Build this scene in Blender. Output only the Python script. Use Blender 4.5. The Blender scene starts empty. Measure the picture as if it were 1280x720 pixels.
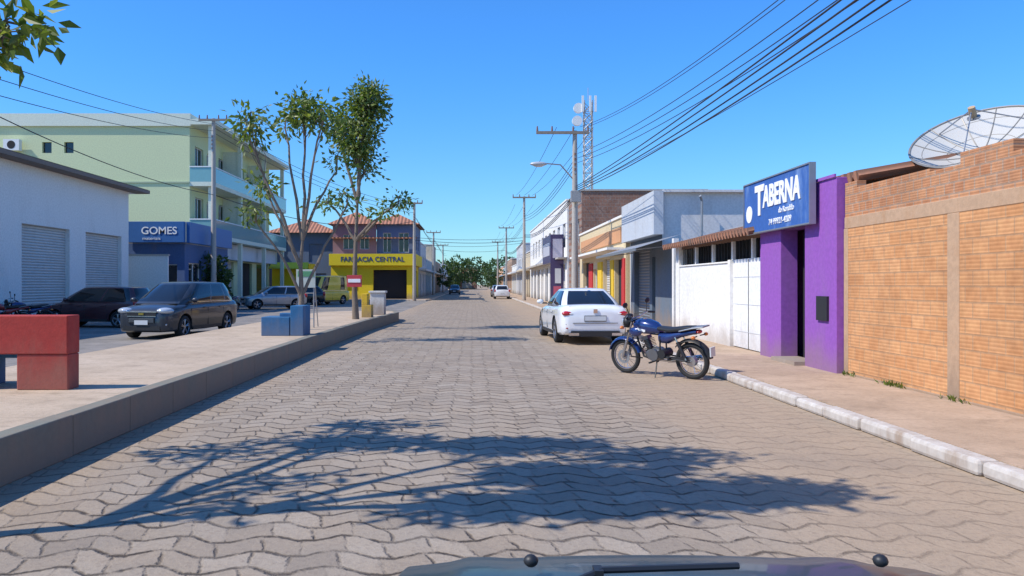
import bpy, bmesh, math, random
from mathutils import Vector, Matrix
random.seed(7)
sc=bpy.context.scene
COL=sc.collection
rad=math.radians
MH=.355
# ------------------------------------------------------------ materials
def nmat(name):
    m=bpy.data.materials.new(name); m.use_nodes=True
    nt=m.node_tree; b=nt.nodes['Principled BSDF']
    return m,nt,b
def N(nt,t,**k):
    n=nt.nodes.new(t)
    for a,v in k.items(): setattr(n,a,v)
    return n
def setin(nt,sock,v):
    if v is None: return
    if hasattr(v,'node'): nt.links.new(v,sock)
    else: sock.default_value=v
def MA(nt,op,a,b=None,c=None,clamp=False):
    n=N(nt,'ShaderNodeMath',operation=op); n.use_clamp=clamp
    setin(nt,n.inputs[0],a); setin(nt,n.inputs[1],b); setin(nt,n.inputs[2],c)
    return n.outputs[0]
def MIX(nt,f,a,b,mode='MIX'):
    n=N(nt,'ShaderNodeMix',data_type='RGBA',blend_type=mode)
    setin(nt,n.inputs[0],f)
    for s,v in ((n.inputs[6],a),(n.inputs[7],b)):
        if not hasattr(v,'node') and len(v)==3: v=(*v,1)
        setin(nt,s,v)
    return n.outputs[2]
def NOISE(nt,scale,detail=4,vec=None,rough=.55):
    n=N(nt,'ShaderNodeTexNoise'); n.inputs['Scale'].default_value=scale; n.inputs['Detail'].default_value=detail
    n.inputs['Roughness'].default_value=rough
    if vec is not None: nt.links.new(vec,n.inputs['Vector'])
    return n.outputs['Fac']
def POS(nt): return N(nt,'ShaderNodeNewGeometry').outputs['Position']
def RNG(nt,v,a,b,c=0,d=1,sm=True):
    n=N(nt,'ShaderNodeMapRange'); n.interpolation_type='SMOOTHSTEP' if sm else 'LINEAR'
    nt.links.new(v,n.inputs[0])
    for i,x in enumerate((a,b,c,d)): n.inputs[i+1].default_value=x
    return n.outputs[0]
def BUMP(nt,b,h,strength=.3,dist=.02):
    n=N(nt,'ShaderNodeBump'); n.inputs['Strength'].default_value=strength; n.inputs['Distance'].default_value=dist
    nt.links.new(h,n.inputs['Height']); nt.links.new(n.outputs[0],b.inputs['Normal'])
def sc3(c,k): return tuple(x*k for x in c)
def plain(name,c,rough=.5,metal=0,spec=.5,coat=0):
    m,nt,b=nmat(name)
    f=NOISE(nt,6,3,POS(nt))
    col=MIX(nt,f,sc3(c,.88),sc3(c,1.08))
    nt.links.new(col,b.inputs['Base Color'])
    b.inputs['Roughness'].default_value=rough; b.inputs['Metallic'].default_value=metal
    b.inputs['Specular IOR Level'].default_value=spec
    b.inputs['Coat Weight'].default_value=coat; b.inputs['Coat Roughness'].default_value=.05
    return m
def stucco(name,c,dirt=.35,dcol=(.22,.16,.11),scale=1.2,base_z=.1,grime=.7,bump=.25):
    m,nt,b=nmat(name); p=POS(nt)
    mp=N(nt,'ShaderNodeMapping'); mp.inputs['Scale'].default_value=(1,1,.35); nt.links.new(p,mp.inputs[0])
    big=NOISE(nt,scale,6,mp.outputs[0],.65)
    fine=NOISE(nt,14,4,p)
    col=MIX(nt,RNG(nt,fine,.3,.7),sc3(c,.9),sc3(c,1.05))
    col=MIX(nt,MA(nt,'MULTIPLY',RNG(nt,big,.48,.8),dirt),col,dcol)
    z=N(nt,'ShaderNodeSeparateXYZ'); nt.links.new(p,z.inputs[0])
    zz=MA(nt,'ADD',z.outputs[2],MA(nt,'MULTIPLY',MA(nt,'SUBTRACT',big,.5),-1.2))
    g=RNG(nt,zz,base_z,base_z+.7,grime,0)
    col=MIX(nt,g,col,(.27,.19,.13))
    nt.links.new(col,b.inputs['Base Color']); b.inputs['Roughness'].default_value=.85
    BUMP(nt,b,NOISE(nt,40,3,p),bump,.01)
    return m
def glassm(name,c=(.02,.025,.03),rough=.06):
    m,nt,b=nmat(name); b.inputs['Base Color'].default_value=(*c,1); b.inputs['Roughness'].default_value=rough
    b.inputs['Specular IOR Level'].default_value=.7
    return m
def swz(nt,order):
    s=N(nt,'ShaderNodeSeparateXYZ'); nt.links.new(POS(nt),s.inputs[0])
    c=N(nt,'ShaderNodeCombineXYZ')
    for i,o in enumerate(order):
        if o is not None: nt.links.new(s.outputs[o],c.inputs[i])
    return c.outputs[0]
def brickmat(name,c1,c2,mortar,order=(1,2,None),bw=.2,bh=.16,ms=.012,dirt=.3):
    m,nt,b=nmat(name); v=swz(nt,order)
    br=N(nt,'ShaderNodeTexBrick'); nt.links.new(v,br.inputs[0])
    br.inputs['Color1'].default_value=(*c1,1); br.inputs['Color2'].default_value=(*c2,1); br.inputs['Mortar'].default_value=(*mortar,1)
    br.inputs['Scale'].default_value=1; br.inputs['Mortar Size'].default_value=ms; br.inputs['Brick Width'].default_value=bw; br.inputs['Row Height'].default_value=bh
    br.inputs['Mortar Smooth'].default_value=.3; br.inputs['Bias'].default_value=0
    s=N(nt,'ShaderNodeSeparateXYZ'); nt.links.new(v,s.inputs[0])
    w=MA(nt,'SINE',MA(nt,'MULTIPLY',s.outputs[1],2*math.pi/(bh/4)))
    n=NOISE(nt,1.7,6,POS(nt),.7)
    col=MIX(nt,MA(nt,'MULTIPLY',RNG(nt,w,-1,-.3,.32,0),RNG(nt,n,.35,.6,.2,1)),br.outputs[0],sc3(c1,.45))
    col=MIX(nt,MA(nt,'MULTIPLY',RNG(nt,n,.45,.75),dirt),col,mortar)
    n2=NOISE(nt,9,4,POS(nt))
    col=MIX(nt,.6,col,MIX(nt,n2,(.22,.22,.22),(.8,.8,.8)),'OVERLAY')
    n3=NOISE(nt,.9,5,POS(nt),.7)
    col=MIX(nt,RNG(nt,n3,.4,.7,0,.4),col,sc3(c1,.5))
    nt.links.new(col,b.inputs['Base Color']); b.inputs['Roughness'].default_value=.9
    h=MA(nt,'SUBTRACT',MA(nt,'MULTIPLY',w,.25),br.outputs['Fac'])
    BUMP(nt,b,h,.5,.01)
    return m
def wavemat(name,c,axis,period,dark=.5,rough=.6,metal=0,dirt=.3):
    m,nt,b=nmat(name)
    s=N(nt,'ShaderNodeSeparateXYZ'); nt.links.new(POS(nt),s.inputs[0])
    w=MA(nt,'SINE',MA(nt,'MULTIPLY',s.outputs[axis],2*math.pi/period))
    n=NOISE(nt,2.3,5,POS(nt),.65)
    col=MIX(nt,RNG(nt,w,-1,0,1,0),c,sc3(c,dark))
    col=MIX(nt,MA(nt,'MULTIPLY',RNG(nt,n,.4,.75),dirt),col,(.12,.09,.07))
    nt.links.new(col,b.inputs['Base Color']); b.inputs['Roughness'].default_value=rough; b.inputs['Metallic'].default_value=metal
    BUMP(nt,b,w,.6,period*.15)
    return m
def leafmat(name,c1,c2,c3):
    m,nt,b=nmat(name)
    g=N(nt,'ShaderNodeNewGeometry')
    r=N(nt,'ShaderNodeValToRGB'); nt.links.new(g.outputs['Random Per Island'],r.inputs[0])
    e=r.color_ramp.elements; e[0].color=(*c1,1); e[1].color=(*c3,1); k=e.new(.6); k.color=(*c2,1)
    nt.links.new(r.outputs[0],b.inputs['Base Color']); b.inputs['Roughness'].default_value=.45
    t=N(nt,'ShaderNodeBsdfTranslucent'); 
    nt.links.new(MIX(nt,1,r.outputs[0],(1.6,1.8,.6),'MULTIPLY'),t.inputs[0])
    mx=N(nt,'ShaderNodeMixShader'); mx.inputs[0].default_value=.35
    nt.links.new(b.outputs[0],mx.inputs[1]); nt.links.new(t.outputs[0],mx.inputs[2])
    nt.links.new(mx.outputs[0],nt.nodes['Material Output'].inputs[0])
    return m
def pavermat():
    # interlocking concrete blocks: courses across the road with wavy zigzag bed joints
    m,nt,b=nmat('interlocking_pavers')
    p=POS(nt); s=N(nt,'ShaderNodeSeparateXYZ'); nt.links.new(p,s.inputs[0])
    nw=N(nt,'ShaderNodeTexNoise'); nw.inputs['Scale'].default_value=1.3; nw.inputs['Detail'].default_value=5; nt.links.new(p,nw.inputs[0])
    nc=N(nt,'ShaderNodeSeparateColor'); nt.links.new(nw.outputs['Color'],nc.inputs[0])
    X=MA(nt,'ADD',s.outputs[0],MA(nt,'MULTIPLY',MA(nt,'SUBTRACT',nc.outputs[0],.5),.22))
    Y=MA(nt,'ADD',s.outputs[1],MA(nt,'MULTIPLY',MA(nt,'SUBTRACT',nc.outputs[1],.5),.22))
    bwid=.25; bh=.27
    t=MA(nt,'FLOORED_MODULO',MA(nt,'DIVIDE',X,bwid*2),1.)
    t=MA(nt,'SUBTRACT',MA(nt,'MULTIPLY',MA(nt,'ABSOLUTE',MA(nt,'SUBTRACT',t,.5)),4),1.)
    tri=MA(nt,'MINIMUM',MA(nt,'MAXIMUM',MA(nt,'MULTIPLY',t,1.7),-1.),1.)
    v=MA(nt,'ADD',MA(nt,'DIVIDE',Y,bh),MA(nt,'MULTIPLY',tri,.2))
    row=MA(nt,'FLOOR',v); fv=MA(nt,'SUBTRACT',v,row)
    u=MA(nt,'ADD',MA(nt,'DIVIDE',X,bwid),MA(nt,'MULTIPLY',MA(nt,'SUBTRACT',fv,.5),.25)); col_=MA(nt,'FLOOR',u); fu=MA(nt,'SUBTRACT',u,col_)
    dv=MA(nt,'SUBTRACT',.5,MA(nt,'ABSOLUTE',MA(nt,'SUBTRACT',fv,.5))); du=MA(nt,'SUBTRACT',.5,MA(nt,'ABSOLUTE',MA(nt,'SUBTRACT',fu,.5)))
    cb=N(nt,'ShaderNodeCombineXYZ'); nt.links.new(col_,cb.inputs[0]); nt.links.new(row,cb.inputs[1])
    wn=N(nt,'ShaderNodeTexWhiteNoise',noise_dimensions='2D'); nt.links.new(cb.outputs[0],wn.inputs['Vector'])
    big=NOISE(nt,.45,5,p,.6); med=NOISE(nt,1.6,5,p,.6); fine=NOISE(nt,22,5,p,.7); grit=NOISE(nt,90,3,p,.7); brk=NOISE(nt,5,4,p,.65)
    wob=MA(nt,'MULTIPLY',MA(nt,'SUBTRACT',fine,.5),.16)
    jd=MA(nt,'MULTIPLY',RNG(nt,MA(nt,'ADD',dv,wob),.0,.11,1,0),RNG(nt,brk,.36,.52,.25,1))
    jv=MA(nt,'MULTIPLY',RNG(nt,MA(nt,'ADD',du,wob),.0,.07,.75,0),RNG(nt,brk,.43,.6,.1,1))
    j=MA(nt,'MAXIMUM',jd,jv)
    edge=RNG(nt,MA(nt,'ADD',MA(nt,'ABSOLUTE',MA(nt,'SUBTRACT',s.outputs[0],-.7)),MA(nt,'MULTIPLY',MA(nt,'SUBTRACT',big,.5),4.)),1.9,3.6,0,1)
    vis=MA(nt,'MULTIPLY',RNG(nt,med,.36,.6,.6,1),MA(nt,'SUBTRACT',1,MA(nt,'MULTIPLY',edge,.65)))
    j2=MA(nt,'MULTIPLY',j,vis)
    c=MIX(nt,wn.outputs['Value'],(.27,.22,.17),(.385,.32,.25))
    c=MIX(nt,MA(nt,'MULTIPLY',RNG(nt,med,.35,.7),.8),c,(.355,.28,.205))
    c=MIX(nt,MA(nt,'MULTIPLY',edge,.8),c,(.42,.31,.21))
    c=MIX(nt,MA(nt,'MULTIPLY',RNG(nt,fine,.45,.75),.5),c,(.18,.14,.11))
    c=MIX(nt,MA(nt,'MULTIPLY',RNG(nt,grit,.5,.8),.45),c,(.52,.43,.34))
    c=MIX(nt,MA(nt,'MULTIPLY',RNG(nt,big,.5,.7),.35),c,(.24,.195,.155))
    c=MIX(nt,MA(nt,'MULTIPLY',j2,.95),c,(.06,.045,.034))
    nt.links.new(c,b.inputs['Base Color']); b.inputs['Roughness'].default_value=.9; b.inputs['Specular IOR Level'].default_value=.2
    h=MA(nt,'ADD',MA(nt,'MULTIPLY',j2,-1.),MA(nt,'ADD',MA(nt,'MULTIPLY',fine,.45),MA(nt,'MULTIPLY',wn.outputs['Value'],.3)))
    BUMP(nt,b,h,.85,.022)
    return m
def groundmat(name,c1,c2,scale=.8,crack=0):
    m,nt,b=nmat(name); p=POS(nt)
    a=NOISE(nt,scale,6,p,.65); f=NOISE(nt,18,5,p,.7); g=NOISE(nt,80,2,p); st=NOISE(nt,2.7,6,p,.7)
    c=MIX(nt,RNG(nt,a,.3,.7),c1,c2)
    c=MIX(nt,MA(nt,'MULTIPLY',RNG(nt,st,.48,.7),.5),c,sc3(c1,.6))
    c=MIX(nt,MA(nt,'MULTIPLY',RNG(nt,f,.45,.75),.4),c,sc3(c1,.55))
    c=MIX(nt,MA(nt,'MULTIPLY',RNG(nt,g,.5,.8),.25),c,sc3(c2,1.3))
    if crack:
        s=N(nt,'ShaderNodeSeparateXYZ'); nt.links.new(p,s.inputs[0])
        t=MA(nt,'ABSOLUTE',MA(nt,'SUBTRACT',MA(nt,'FLOORED_MODULO',MA(nt,'ADD',s.outputs[1],MA(nt,'MULTIPLY',st,.08)),crack),crack/2))
        c=MIX(nt,MA(nt,'MULTIPLY',RNG(nt,t,0,.02,.5,0),RNG(nt,a,.35,.6)),c,sc3(c1,.3))
    nt.links.new(c,b.inputs['Base Color']); b.inputs['Roughness'].default_value=.92; b.inputs['Specular IOR Level'].default_value=.2
    BUMP(nt,b,MA(nt,'ADD',f,MA(nt,'MULTIPLY',g,.5)),.4,.015)
    return m
# ------------------------------------------------------------ mesh builder
class MB:
    def __init__(s): s.v=[];s.f=[];s.m=[];s.sm=[];s.mats=[];s.T=Matrix.Identity(4)
    def mi(s,mat):
        if mat not in s.mats: s.mats.append(mat)
        return s.mats.index(mat)
    def add(s,vs,fs,mat,smooth=False):
        o=len(s.v); s.v+=[tuple(s.T@Vector(v)) for v in vs]; k=s.mi(mat) if not isinstance(mat,list) else None
        for i,f in enumerate(fs):
            s.f.append([a+o for a in f]); s.m.append(k if k is not None else s.mi(mat[i])); s.sm.append(smooth)
    def box(s,c,d,mat,R=None):
        hx,hy,hz=d[0]/2,d[1]/2,d[2]/2
        vs=[Vector((x*hx,y*hy,z*hz)) for z in(-1,1) for y in(-1,1) for x in(-1,1)]
        if R is not None: vs=[R@v for v in vs]
        vs=[v+Vector(c) for v in vs]
        s.add(vs,[(0,2,3,1),(4,5,7,6),(0,1,5,4),(2,6,7,3),(0,4,6,2),(1,3,7,5)],mat)
    def bx(s,x0,x1,y0,y1,z0,z1,mat): s.box(((x0+x1)/2,(y0+y1)/2,(z0+z1)/2),(abs(x1-x0),abs(y1-y0),abs(z1-z0)),mat)
    def quad(s,a,b,c,d,mat): s.add([a,b,c,d],[(0,1,2,3)],mat)
    def tube(s,pts,rs,mat,n=8,cap=True):
        pts=[Vector(p) for p in pts]
        if not hasattr(rs,'__len__'): rs=[rs]*len(pts)
        vs=[];fs=[]; prev=None
        for i,p in enumerate(pts):
            t=(pts[min(i+1,len(pts)-1)]-pts[max(i-1,0)]); 
            if t.length<1e-9: t=Vector((0,0,1))
            t.normalize()
            if prev is None:
                u=t.cross(Vector((0,0,1)) if abs(t.z)<.9 else Vector((1,0,0))).normalized()
            else:
                u=(prev-t*prev.dot(t)); u.normalize()
            prev=u; w=t.cross(u)
            for k in range(n):
                a=2*math.pi*k/n; vs.append(p+(u*math.cos(a)+w*math.sin(a))*rs[i])
        for i in range(len(pts)-1):
            for k in range(n):
                k2=(k+1)%n; fs.append((i*n+k,i*n+k2,(i+1)*n+k2,(i+1)*n+k))
        if cap:
            fs.append(tuple(range(n))[::-1]); fs.append(tuple((len(pts)-1)*n+k for k in range(n)))
        s.add(vs,fs,mat,True)
    def ell(s,c,r,mat,nu=16,nv=10,R=None):
        vs=[];fs=[]
        for i in range(nv+1):
            th=math.pi*i/nv
            for k in range(nu):
                ph=2*math.pi*k/nu
                v=Vector((r[0]*math.sin(th)*math.cos(ph),r[1]*math.sin(th)*math.sin(ph),r[2]*math.cos(th)))
                if R is not None: v=R@v
                vs.append(v+Vector(c))
        for i in range(nv):
            for k in range(nu):
                k2=(k+1)%nu; fs.append((i*nu+k,(i+1)*nu+k,(i+1)*nu+k2,i*nu+k2))
        s.add(vs,fs,mat,True)
    def rev(s,c,axis,prof,mat,n=28,a0=0,a1=2*math.pi):
        ax=Vector(axis).normalized(); u=ax.cross(Vector((0,0,1))).normalized(); w=ax.cross(u); c=Vector(c)
        full=abs(a1-a0-2*math.pi)<1e-6; m=n if full else n+1
        vs=[];fs=[]
        for o,r in prof:
            for k in range(m):
                a=a0+(a1-a0)*k/n; vs.append(c+ax*o+(u*math.cos(a)+w*math.sin(a))*r)
        for i in range(len(prof)-1):
            for k in range(n):
                k2=(k+1)%m; fs.append((i*m+k,i*m+k2,(i+1)*m+k2,(i+1)*m+k))
        s.add(vs,fs,mat,True)
    def torus(s,c,axis,Rr,r,mat,n=32,k=8,sy=1):
        s.rev(c,axis,[(math.sin(2*math.pi*i/k)*r*sy,Rr+math.cos(2*math.pi*i/k)*r) for i in range(k+1)],mat,n)
    def mesh(s,name):
        me=bpy.data.meshes.new(name); me.from_pydata(s.v,[],s.f)
        for m in s.mats: me.materials.append(m)
        me.polygons.foreach_set('material_index',s.m); me.polygons.foreach_set('use_smooth',s.sm)
        me.update()
        if any(s.sm): me.set_sharp_from_angle(angle=rad(38))
        return me
    def obj(s,name,bevel=0):
        o=bpy.data.objects.new(name,s.mesh(name)); COL.objects.link(o)
        if bevel:
            b=o.modifiers.new('bevel','BEVEL'); b.width=bevel; b.segments=2; b.limit_method='ANGLE'; b.angle_limit=rad(40)
        return o
class Thing:
    def __init__(s,name): s.name=name; s.parts={}; s.extra=[]; s.bev={}
    def p(s,n,bevel=0):
        if n not in s.parts: s.parts[n]=MB(); s.bev[n]=bevel
        return s.parts[n]
    def done(s,loc=None):
        e=bpy.data.objects.new(s.name,None); COL.objects.link(e)
        first=next(iter(s.parts.values()),None)
        if loc is None:
            vs=first.v; loc=(sum(v[0] for v in vs)/len(vs),sum(v[1] for v in vs)/len(vs),min(v[2] for v in vs))
        e.location=loc; e.empty_display_size=.3
        inv=Matrix.Translation(-Vector(loc))
        for n,mb in s.parts.items():
            o=mb.obj(n,s.bev[n]); o.parent=e; o.matrix_parent_inverse=inv
        for o in s.extra: o.parent=e; o.matrix_parent_inverse=inv
        return e
def text(th,body,loc,size,face,mat,sx=1,ext=.008,name='lettering',bold=0):
    cu=bpy.data.curves.new(name,'FONT'); cu.body=body; cu.size=size; cu.align_x='CENTER'; cu.align_y='CENTER'; cu.extrude=ext; cu.offset=bold
    o=bpy.data.objects.new(name,cu); COL.objects.link(o); cu.materials.append(mat)
    if face=='-x': R=Matrix(((0,0,-1),(-1,0,0),(0,1,0)))
    elif face=='+x': R=Matrix(((0,0,1),(1,0,0),(0,1,0)))
    else: R=Matrix(((1,0,0),(0,0,-1),(0,1,0)))
    o.matrix_world=Matrix.Translation(loc)@R.to_4x4()@Matrix.Diagonal((sx,1,1,1))
    th.extra.append(o)
def wall(mb,o,u,w,h,ops,mat,n,depth=.18,framem=None,z0=0):
    o=Vector(o);u=Vector(u);n=Vector(n);Z=Vector((0,0,1))
    us=sorted({0,w}|{a for p in ops for a in (p[0],p[2])}); vs=sorted({z0,h}|{a for p in ops for a in (p[1],p[3])})
    P=lambda a,b,d=0: o+u*a+Z*b-n*d
    for i in range(len(us)-1):
        for j in range(len(vs)-1):
            cu,cv=(us[i]+us[i+1])/2,(vs[j]+vs[j+1])/2
            if any(p[0]<cu<p[2] and p[1]<cv<p[3] for p in ops): continue
            mb.quad(P(us[i],vs[j]),P(us[i+1],vs[j]),P(us[i+1],vs[j+1]),P(us[i],vs[j+1]),mat)
    for p in ops:
        a0,b0,a1,b1,km=p[:5]
        for q in ((a0,b0,a1,b0),(a1,b0,a1,b1),(a1,b1,a0,b1),(a0,b1,a0,b0)):
            mb.quad(P(q[0],q[1]),P(q[2],q[3]),P(q[2],q[3],depth),P(q[0],q[1],depth),mat)
        mb.quad(P(a0,b0,depth),P(a1,b0,depth),P(a1,b1,depth),P(a0,b1,depth),km)
        if len(p)>5 and framem:
            nm=p[5]; fw=.05
            def bar(x0,y0,x1,y1):
                c=P((x0+x1)/2,(y0+y1)/2,depth-.03); dx=abs(x1-x0);dz=abs(y1-y0)
                if abs(u.x)>.5: mb.box(c,(dx,.05,dz),framem)
                else: mb.box(c,(.05,dx,dz),framem)
            bar(a0,b0,a1,b0+fw);bar(a0,b1-fw,a1,b1);bar(a0,b0+fw,a0+fw,b1-fw);bar(a1-fw,b0+fw,a1,b1-fw)
            for k in range(1,nm):
                x=a0+(a1-a0)*k/nm; bar(x-fw/2,b0+fw,x+fw/2,b1-fw)
def building(name,x0,x1,y0,y1,h,mat,side,fops=(),cops=(),roofm=None,framem=None,cap=None):
    t=Thing(name); w=t.p('walls')
    if side=='L': wall(w,(x1,y0,0),(0,1,0),y1-y0,h,list(fops),mat,(1,0,0),framem=framem); w.quad((x0,y0,0),(x0,y1,0),(x0,y1,h),(x0,y0,h),mat)
    else: wall(w,(x0,y0,0),(0,1,0),y1-y0,h,list(fops),mat,(-1,0,0),framem=framem); w.quad((x1,y0,0),(x1,y1,0),(x1,y1,h),(x1,y0,h),mat)
    wall(w,(x0,y0,0),(1,0,0),x1-x0,h,list(cops),mat,(0,-1,0),framem=framem)
    w.quad((x0,y1,0),(x1,y1,0),(x1,y1,h),(x0,y1,h),mat)
    r=t.p('roof'); r.quad((x0,y0,h-.25),(x1,y0,h-.25),(x1,y1,h-.25),(x0,y1,h-.25),roofm or MROOFG)
    if cap:
        e=.06
        r.bx(x0-e,x1+e,y0-e,y0+.15,h,h+.1,cap); r.bx(x0-e,x1+e,y1-.15,y1+e,h,h+.1,cap)
        r.bx(x0-e,x0+.15,y0+.15,y1-.15,h,h+.1,cap); r.bx(x1-.15,x1+e,y0+.15,y1-.15,h,h+.1,cap)
    return t
# ------------------------------------------------------------ shared materials
MROOFG=groundmat('roof_cement',(.2,.19,.18),(.3,.29,.27))
DARK=plain('dark_interior',(.015,.015,.018),.8)
BLACK=plain('black_plastic',(.02,.02,.022),.5)
RUBBER=plain('tyre_rubber',(.02,.02,.02),.85)
CHROME=plain('chrome',(.6,.6,.62),.2,1)
STEEL=plain('galvanised_steel',(.35,.36,.37),.45,.6)
ALU=plain('alloy_wheel',(.45,.45,.47),.3,.8)
GLASS=glassm('window_glass')
CARGLASS=glassm('car_glass',(.012,.014,.016),.04)
WHITE=plain('white_paint',(.78,.78,.76),.6)
WHITESIGN=plain('white_lettering',(.85,.85,.85),.6)
LRED=plain('red_lens',(.45,.01,.012),.15,coat=1)
LCLR=plain('headlamp_lens',(.55,.58,.6),.08,.3,coat=1)
LORG=plain('orange_lens',(.7,.2,.02),.2,coat=1)
PLATE=plain('licence_plate',(.6,.62,.63),.5)
CONC=stucco('pole_concrete',(.44,.40,.35),.3)
BARK=stucco('bark',(.20,.155,.115),.6,(.08,.065,.05),scale=5,grime=.2,bump=.8)
WIRE=plain('cable_black',(.03,.03,.033),.6)
# ------------------------------------------------------------ world, sun, camera
E=rad(48); SD=Vector((-.955,-.30,0)).normalized()
sunv=Vector((SD.x*math.cos(E),SD.y*math.cos(E),math.sin(E)))
w=bpy.data.worlds.new('World'); sc.world=w; w.use_nodes=True; nt=w.node_tree
bg=nt.nodes['Background']; sky=N(nt,'ShaderNodeTexSky',sky_type='NISHITA'); sky.sun_disc=False
sky.sun_elevation=E; sky.sun_rotation=math.atan2(SD.x,SD.y)%(2*math.pi)
sky.air_density=1.0; sky.dust_density=.3; sky.ozone_density=3.0; sky.altitude=300
tc=N(nt,'ShaderNodeTexCoord'); sp=N(nt,'ShaderNodeSeparateXYZ'); nt.links.new(tc.outputs['Generated'],sp.inputs[0])
tint=MIX(nt,RNG(nt,sp.outputs[2],0,.30),(.60,.96,1.18),(.42,1.04,1.72))
nt.links.new(MIX(nt,1,sky.outputs[0],tint,'MULTIPLY'),bg.inputs[0]); bg.inputs[1].default_value=.14
L=bpy.data.lights.new('sun','SUN'); L.energy=5.0; L.angle=rad(.5); L.color=(1,.94,.85)
lo=bpy.data.objects.new('sun',L); COL.objects.link(lo); lo.rotation_euler=sunv.to_track_quat('Z','Y').to_euler(); lo.location=(-20,-10,30)
cam=bpy.data.cameras.new('camera'); co=bpy.data.objects.new('camera',cam); COL.objects.link(co); sc.camera=co
co.location=(0,0,1.55); co.rotation_euler=(rad(90),0,0); cam.sensor_width=36; cam.lens=28.125
cam.shift_x=50/1280; cam.shift_y=-5/1280; cam.clip_end=3000; cam.clip_start=.05
sc.view_settings.view_transform='Standard'; sc.view_settings.look='None'; sc.view_settings.exposure=0
# ------------------------------------------------------------ ground
def sheet(name,poly,z,mat):
    b=MB(); b.add([(x,y,z) for x,y in poly],[tuple(range(len(poly)))],mat); return b.obj(name)
def slab(name,poly,z0,z1,top,side):
    b=MB(); n=len(poly)
    b.add([(x,y,z1) for x,y in poly],[tuple(range(n))],top)
    for i in range(n):
        a=poly[i];c=poly[(i+1)%n]; b.quad((a[0],a[1],z0),(c[0],c[1],z0),(c[0],c[1],z1),(a[0],a[1],z1),side)
    return b.obj(name)
SAND=groundmat('sandy_earth',(.33,.24,.16),(.43,.32,.22),.3)
sheet('ground',[(-900,-300),(900,-300),(900,1500),(-900,1500)],-.012,SAND)
ASPH=groundmat('worn_asphalt',(.19,.175,.16),(.30,.27,.24),.6)
PAV=pavermat()
sheet('paved_road',[(-3.9,-15),(4.3,-15),(4.3,400),(-3.9,400)],0,PAV)
sheet('side_road',[(-15,-15),(-3.9,-15),(-3.9,74),(-60,74),(-60,44),(-15,44)],-.004,ASPH)
SIDE=groundmat('dusty_pavement',(.40,.29,.20),(.51,.375,.265),.9,crack=2.4)
KWHITE=stucco('kerb_whitewash',(.66,.62,.56),1.0,(.40,.30,.22),scale=5,grime=.5,base_z=-.1)
KGREEN=stucco('kerb_paint_green',(.17,.19,.155),.6,(.28,.215,.16),scale=2.5,grime=.6)
slab('pavement',[(4.26,-15),(9,-15),(9,220),(4.26,220)],0,.13,SIDE,SIDE)
kb=MB()
y=-15
while y<120:
    l=random.uniform(.75,1.15); j=random.uniform(-.015,.015); kb.bx(4.07+j,4.255,y,y+l-.005,0,.132+random.uniform(-.014,.012),KWHITE); y+=l
kb.obj('kerb',.035)
MEDTOP=groundmat('median_paving',(.45,.345,.245),(.55,.43,.315),.7,crack=1.6)
poly=[(-3.78,-12),(-3.76,18),(-3.6,26),(-3.35,31),(-3.25,33.5),(-3.5,35),(-4.3,35.8),(-5.4,35.6),(-6.3,34.3),(-6.6,32),(-6.7,20),(-6.7,-12)]
slab('median',poly,-.01,MH,MEDTOP,KGREEN)
kb=MB(); pl=[(-3.69,-12),(-3.67,18),(-3.51,26),(-3.26,31),(-3.15,33.5),(-3.43,35.1),(-4.3,35.92)]
for a,c in zip(pl,pl[1:]):
    a=Vector((*a,0));c=Vector((*c,0)); L_=(c-a).length; k=max(1,int(L_/1.2)); d=(c-a)/k
    for i in range(k):
        m=a+d*(i+.5); R=Matrix.Rotation(math.atan2(d.y,d.x)-math.pi/2,3,'Z')
        kb.box((m.x,m.y,(MH+.02)/2),(.18,d.length-.004,MH+.02+random.uniform(-.004,.004)),KGREEN,R)
kb.obj('median_kerb',.012)
slab('pavement',[(-17.5,-15),(-14.9,-15),(-14.9,43.5),(-17.5,43.5)],0,.13,SIDE,KWHITE)
slab('pavement',[(-60,74.2),(-14,74.2),(-4.2,72.5),(-3.9,76),(-3.9,220),(-60,220)],0,.13,SIDE,KWHITE)
# ------------------------------------------------------------ right side buildings
BRK=brickmat('hollow_clay_block',(.56,.255,.10),(.65,.325,.14),(.49,.28,.145),bw=.29,bh=.19,ms=.012,dirt=.35)
BRKR=brickmat('clay_block_red',(.45,.19,.085),(.55,.265,.125),(.42,.28,.19),bw=.2,bh=.14,ms=.014,dirt=.5)
COLM=stucco('column_concrete',(.48,.31,.19),.7,(.42,.22,.10),scale=4)
t=Thing('brick_wall'); a=t.p('panels')
a.bx(5.9,6.05,2,12.66,.05,2.42,BRK)
a=t.p('upper_courses'); 
yy=2.0
while yy<12.6:
    l=random.uniform(.5,1.1); e=min(yy+l,12.66); a.bx(5.905,6.045,yy,e,2.60,3.0+random.choice((0,.04,.14,.14,-.04)),BRKR); yy=e
a=t.p('concrete_frame',.008); a.bx(5.892,6.06,2,12.66,2.42,2.60,COLM)
for yc in (5.2,9.8): a.bx(5.89,6.06,yc-.12,yc+.12,.05,2.42,COLM)
a.bx(5.89,6.06,12.54,12.68,.05,2.42,COLM)
a.bx(5.87,5.888,2,12.66,.05,.16,COLM)
t.done()
LEAF=leafmat('leaves',(.055,.09,.02),(.14,.19,.04),(.23,.25,.06))
def leaf(mb,p,d,L_,W,mat):
    d=d.normalized(); s=d.cross(Vector((random.uniform(-1,1),random.uniform(-1,1),random.uniform(-1,1)))); 
    if s.length<1e-3: s=Vector((1,0,0))
    s.normalize(); n=d.cross(s)
    mb.add([p,p+d*L_*.45+s*W/2+n*W*.12,p+d*L_-n*W*.2,p+d*L_*.45-s*W/2+n*W*.12],[(0,1,2,3)],mat)
wd=MB()
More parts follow.
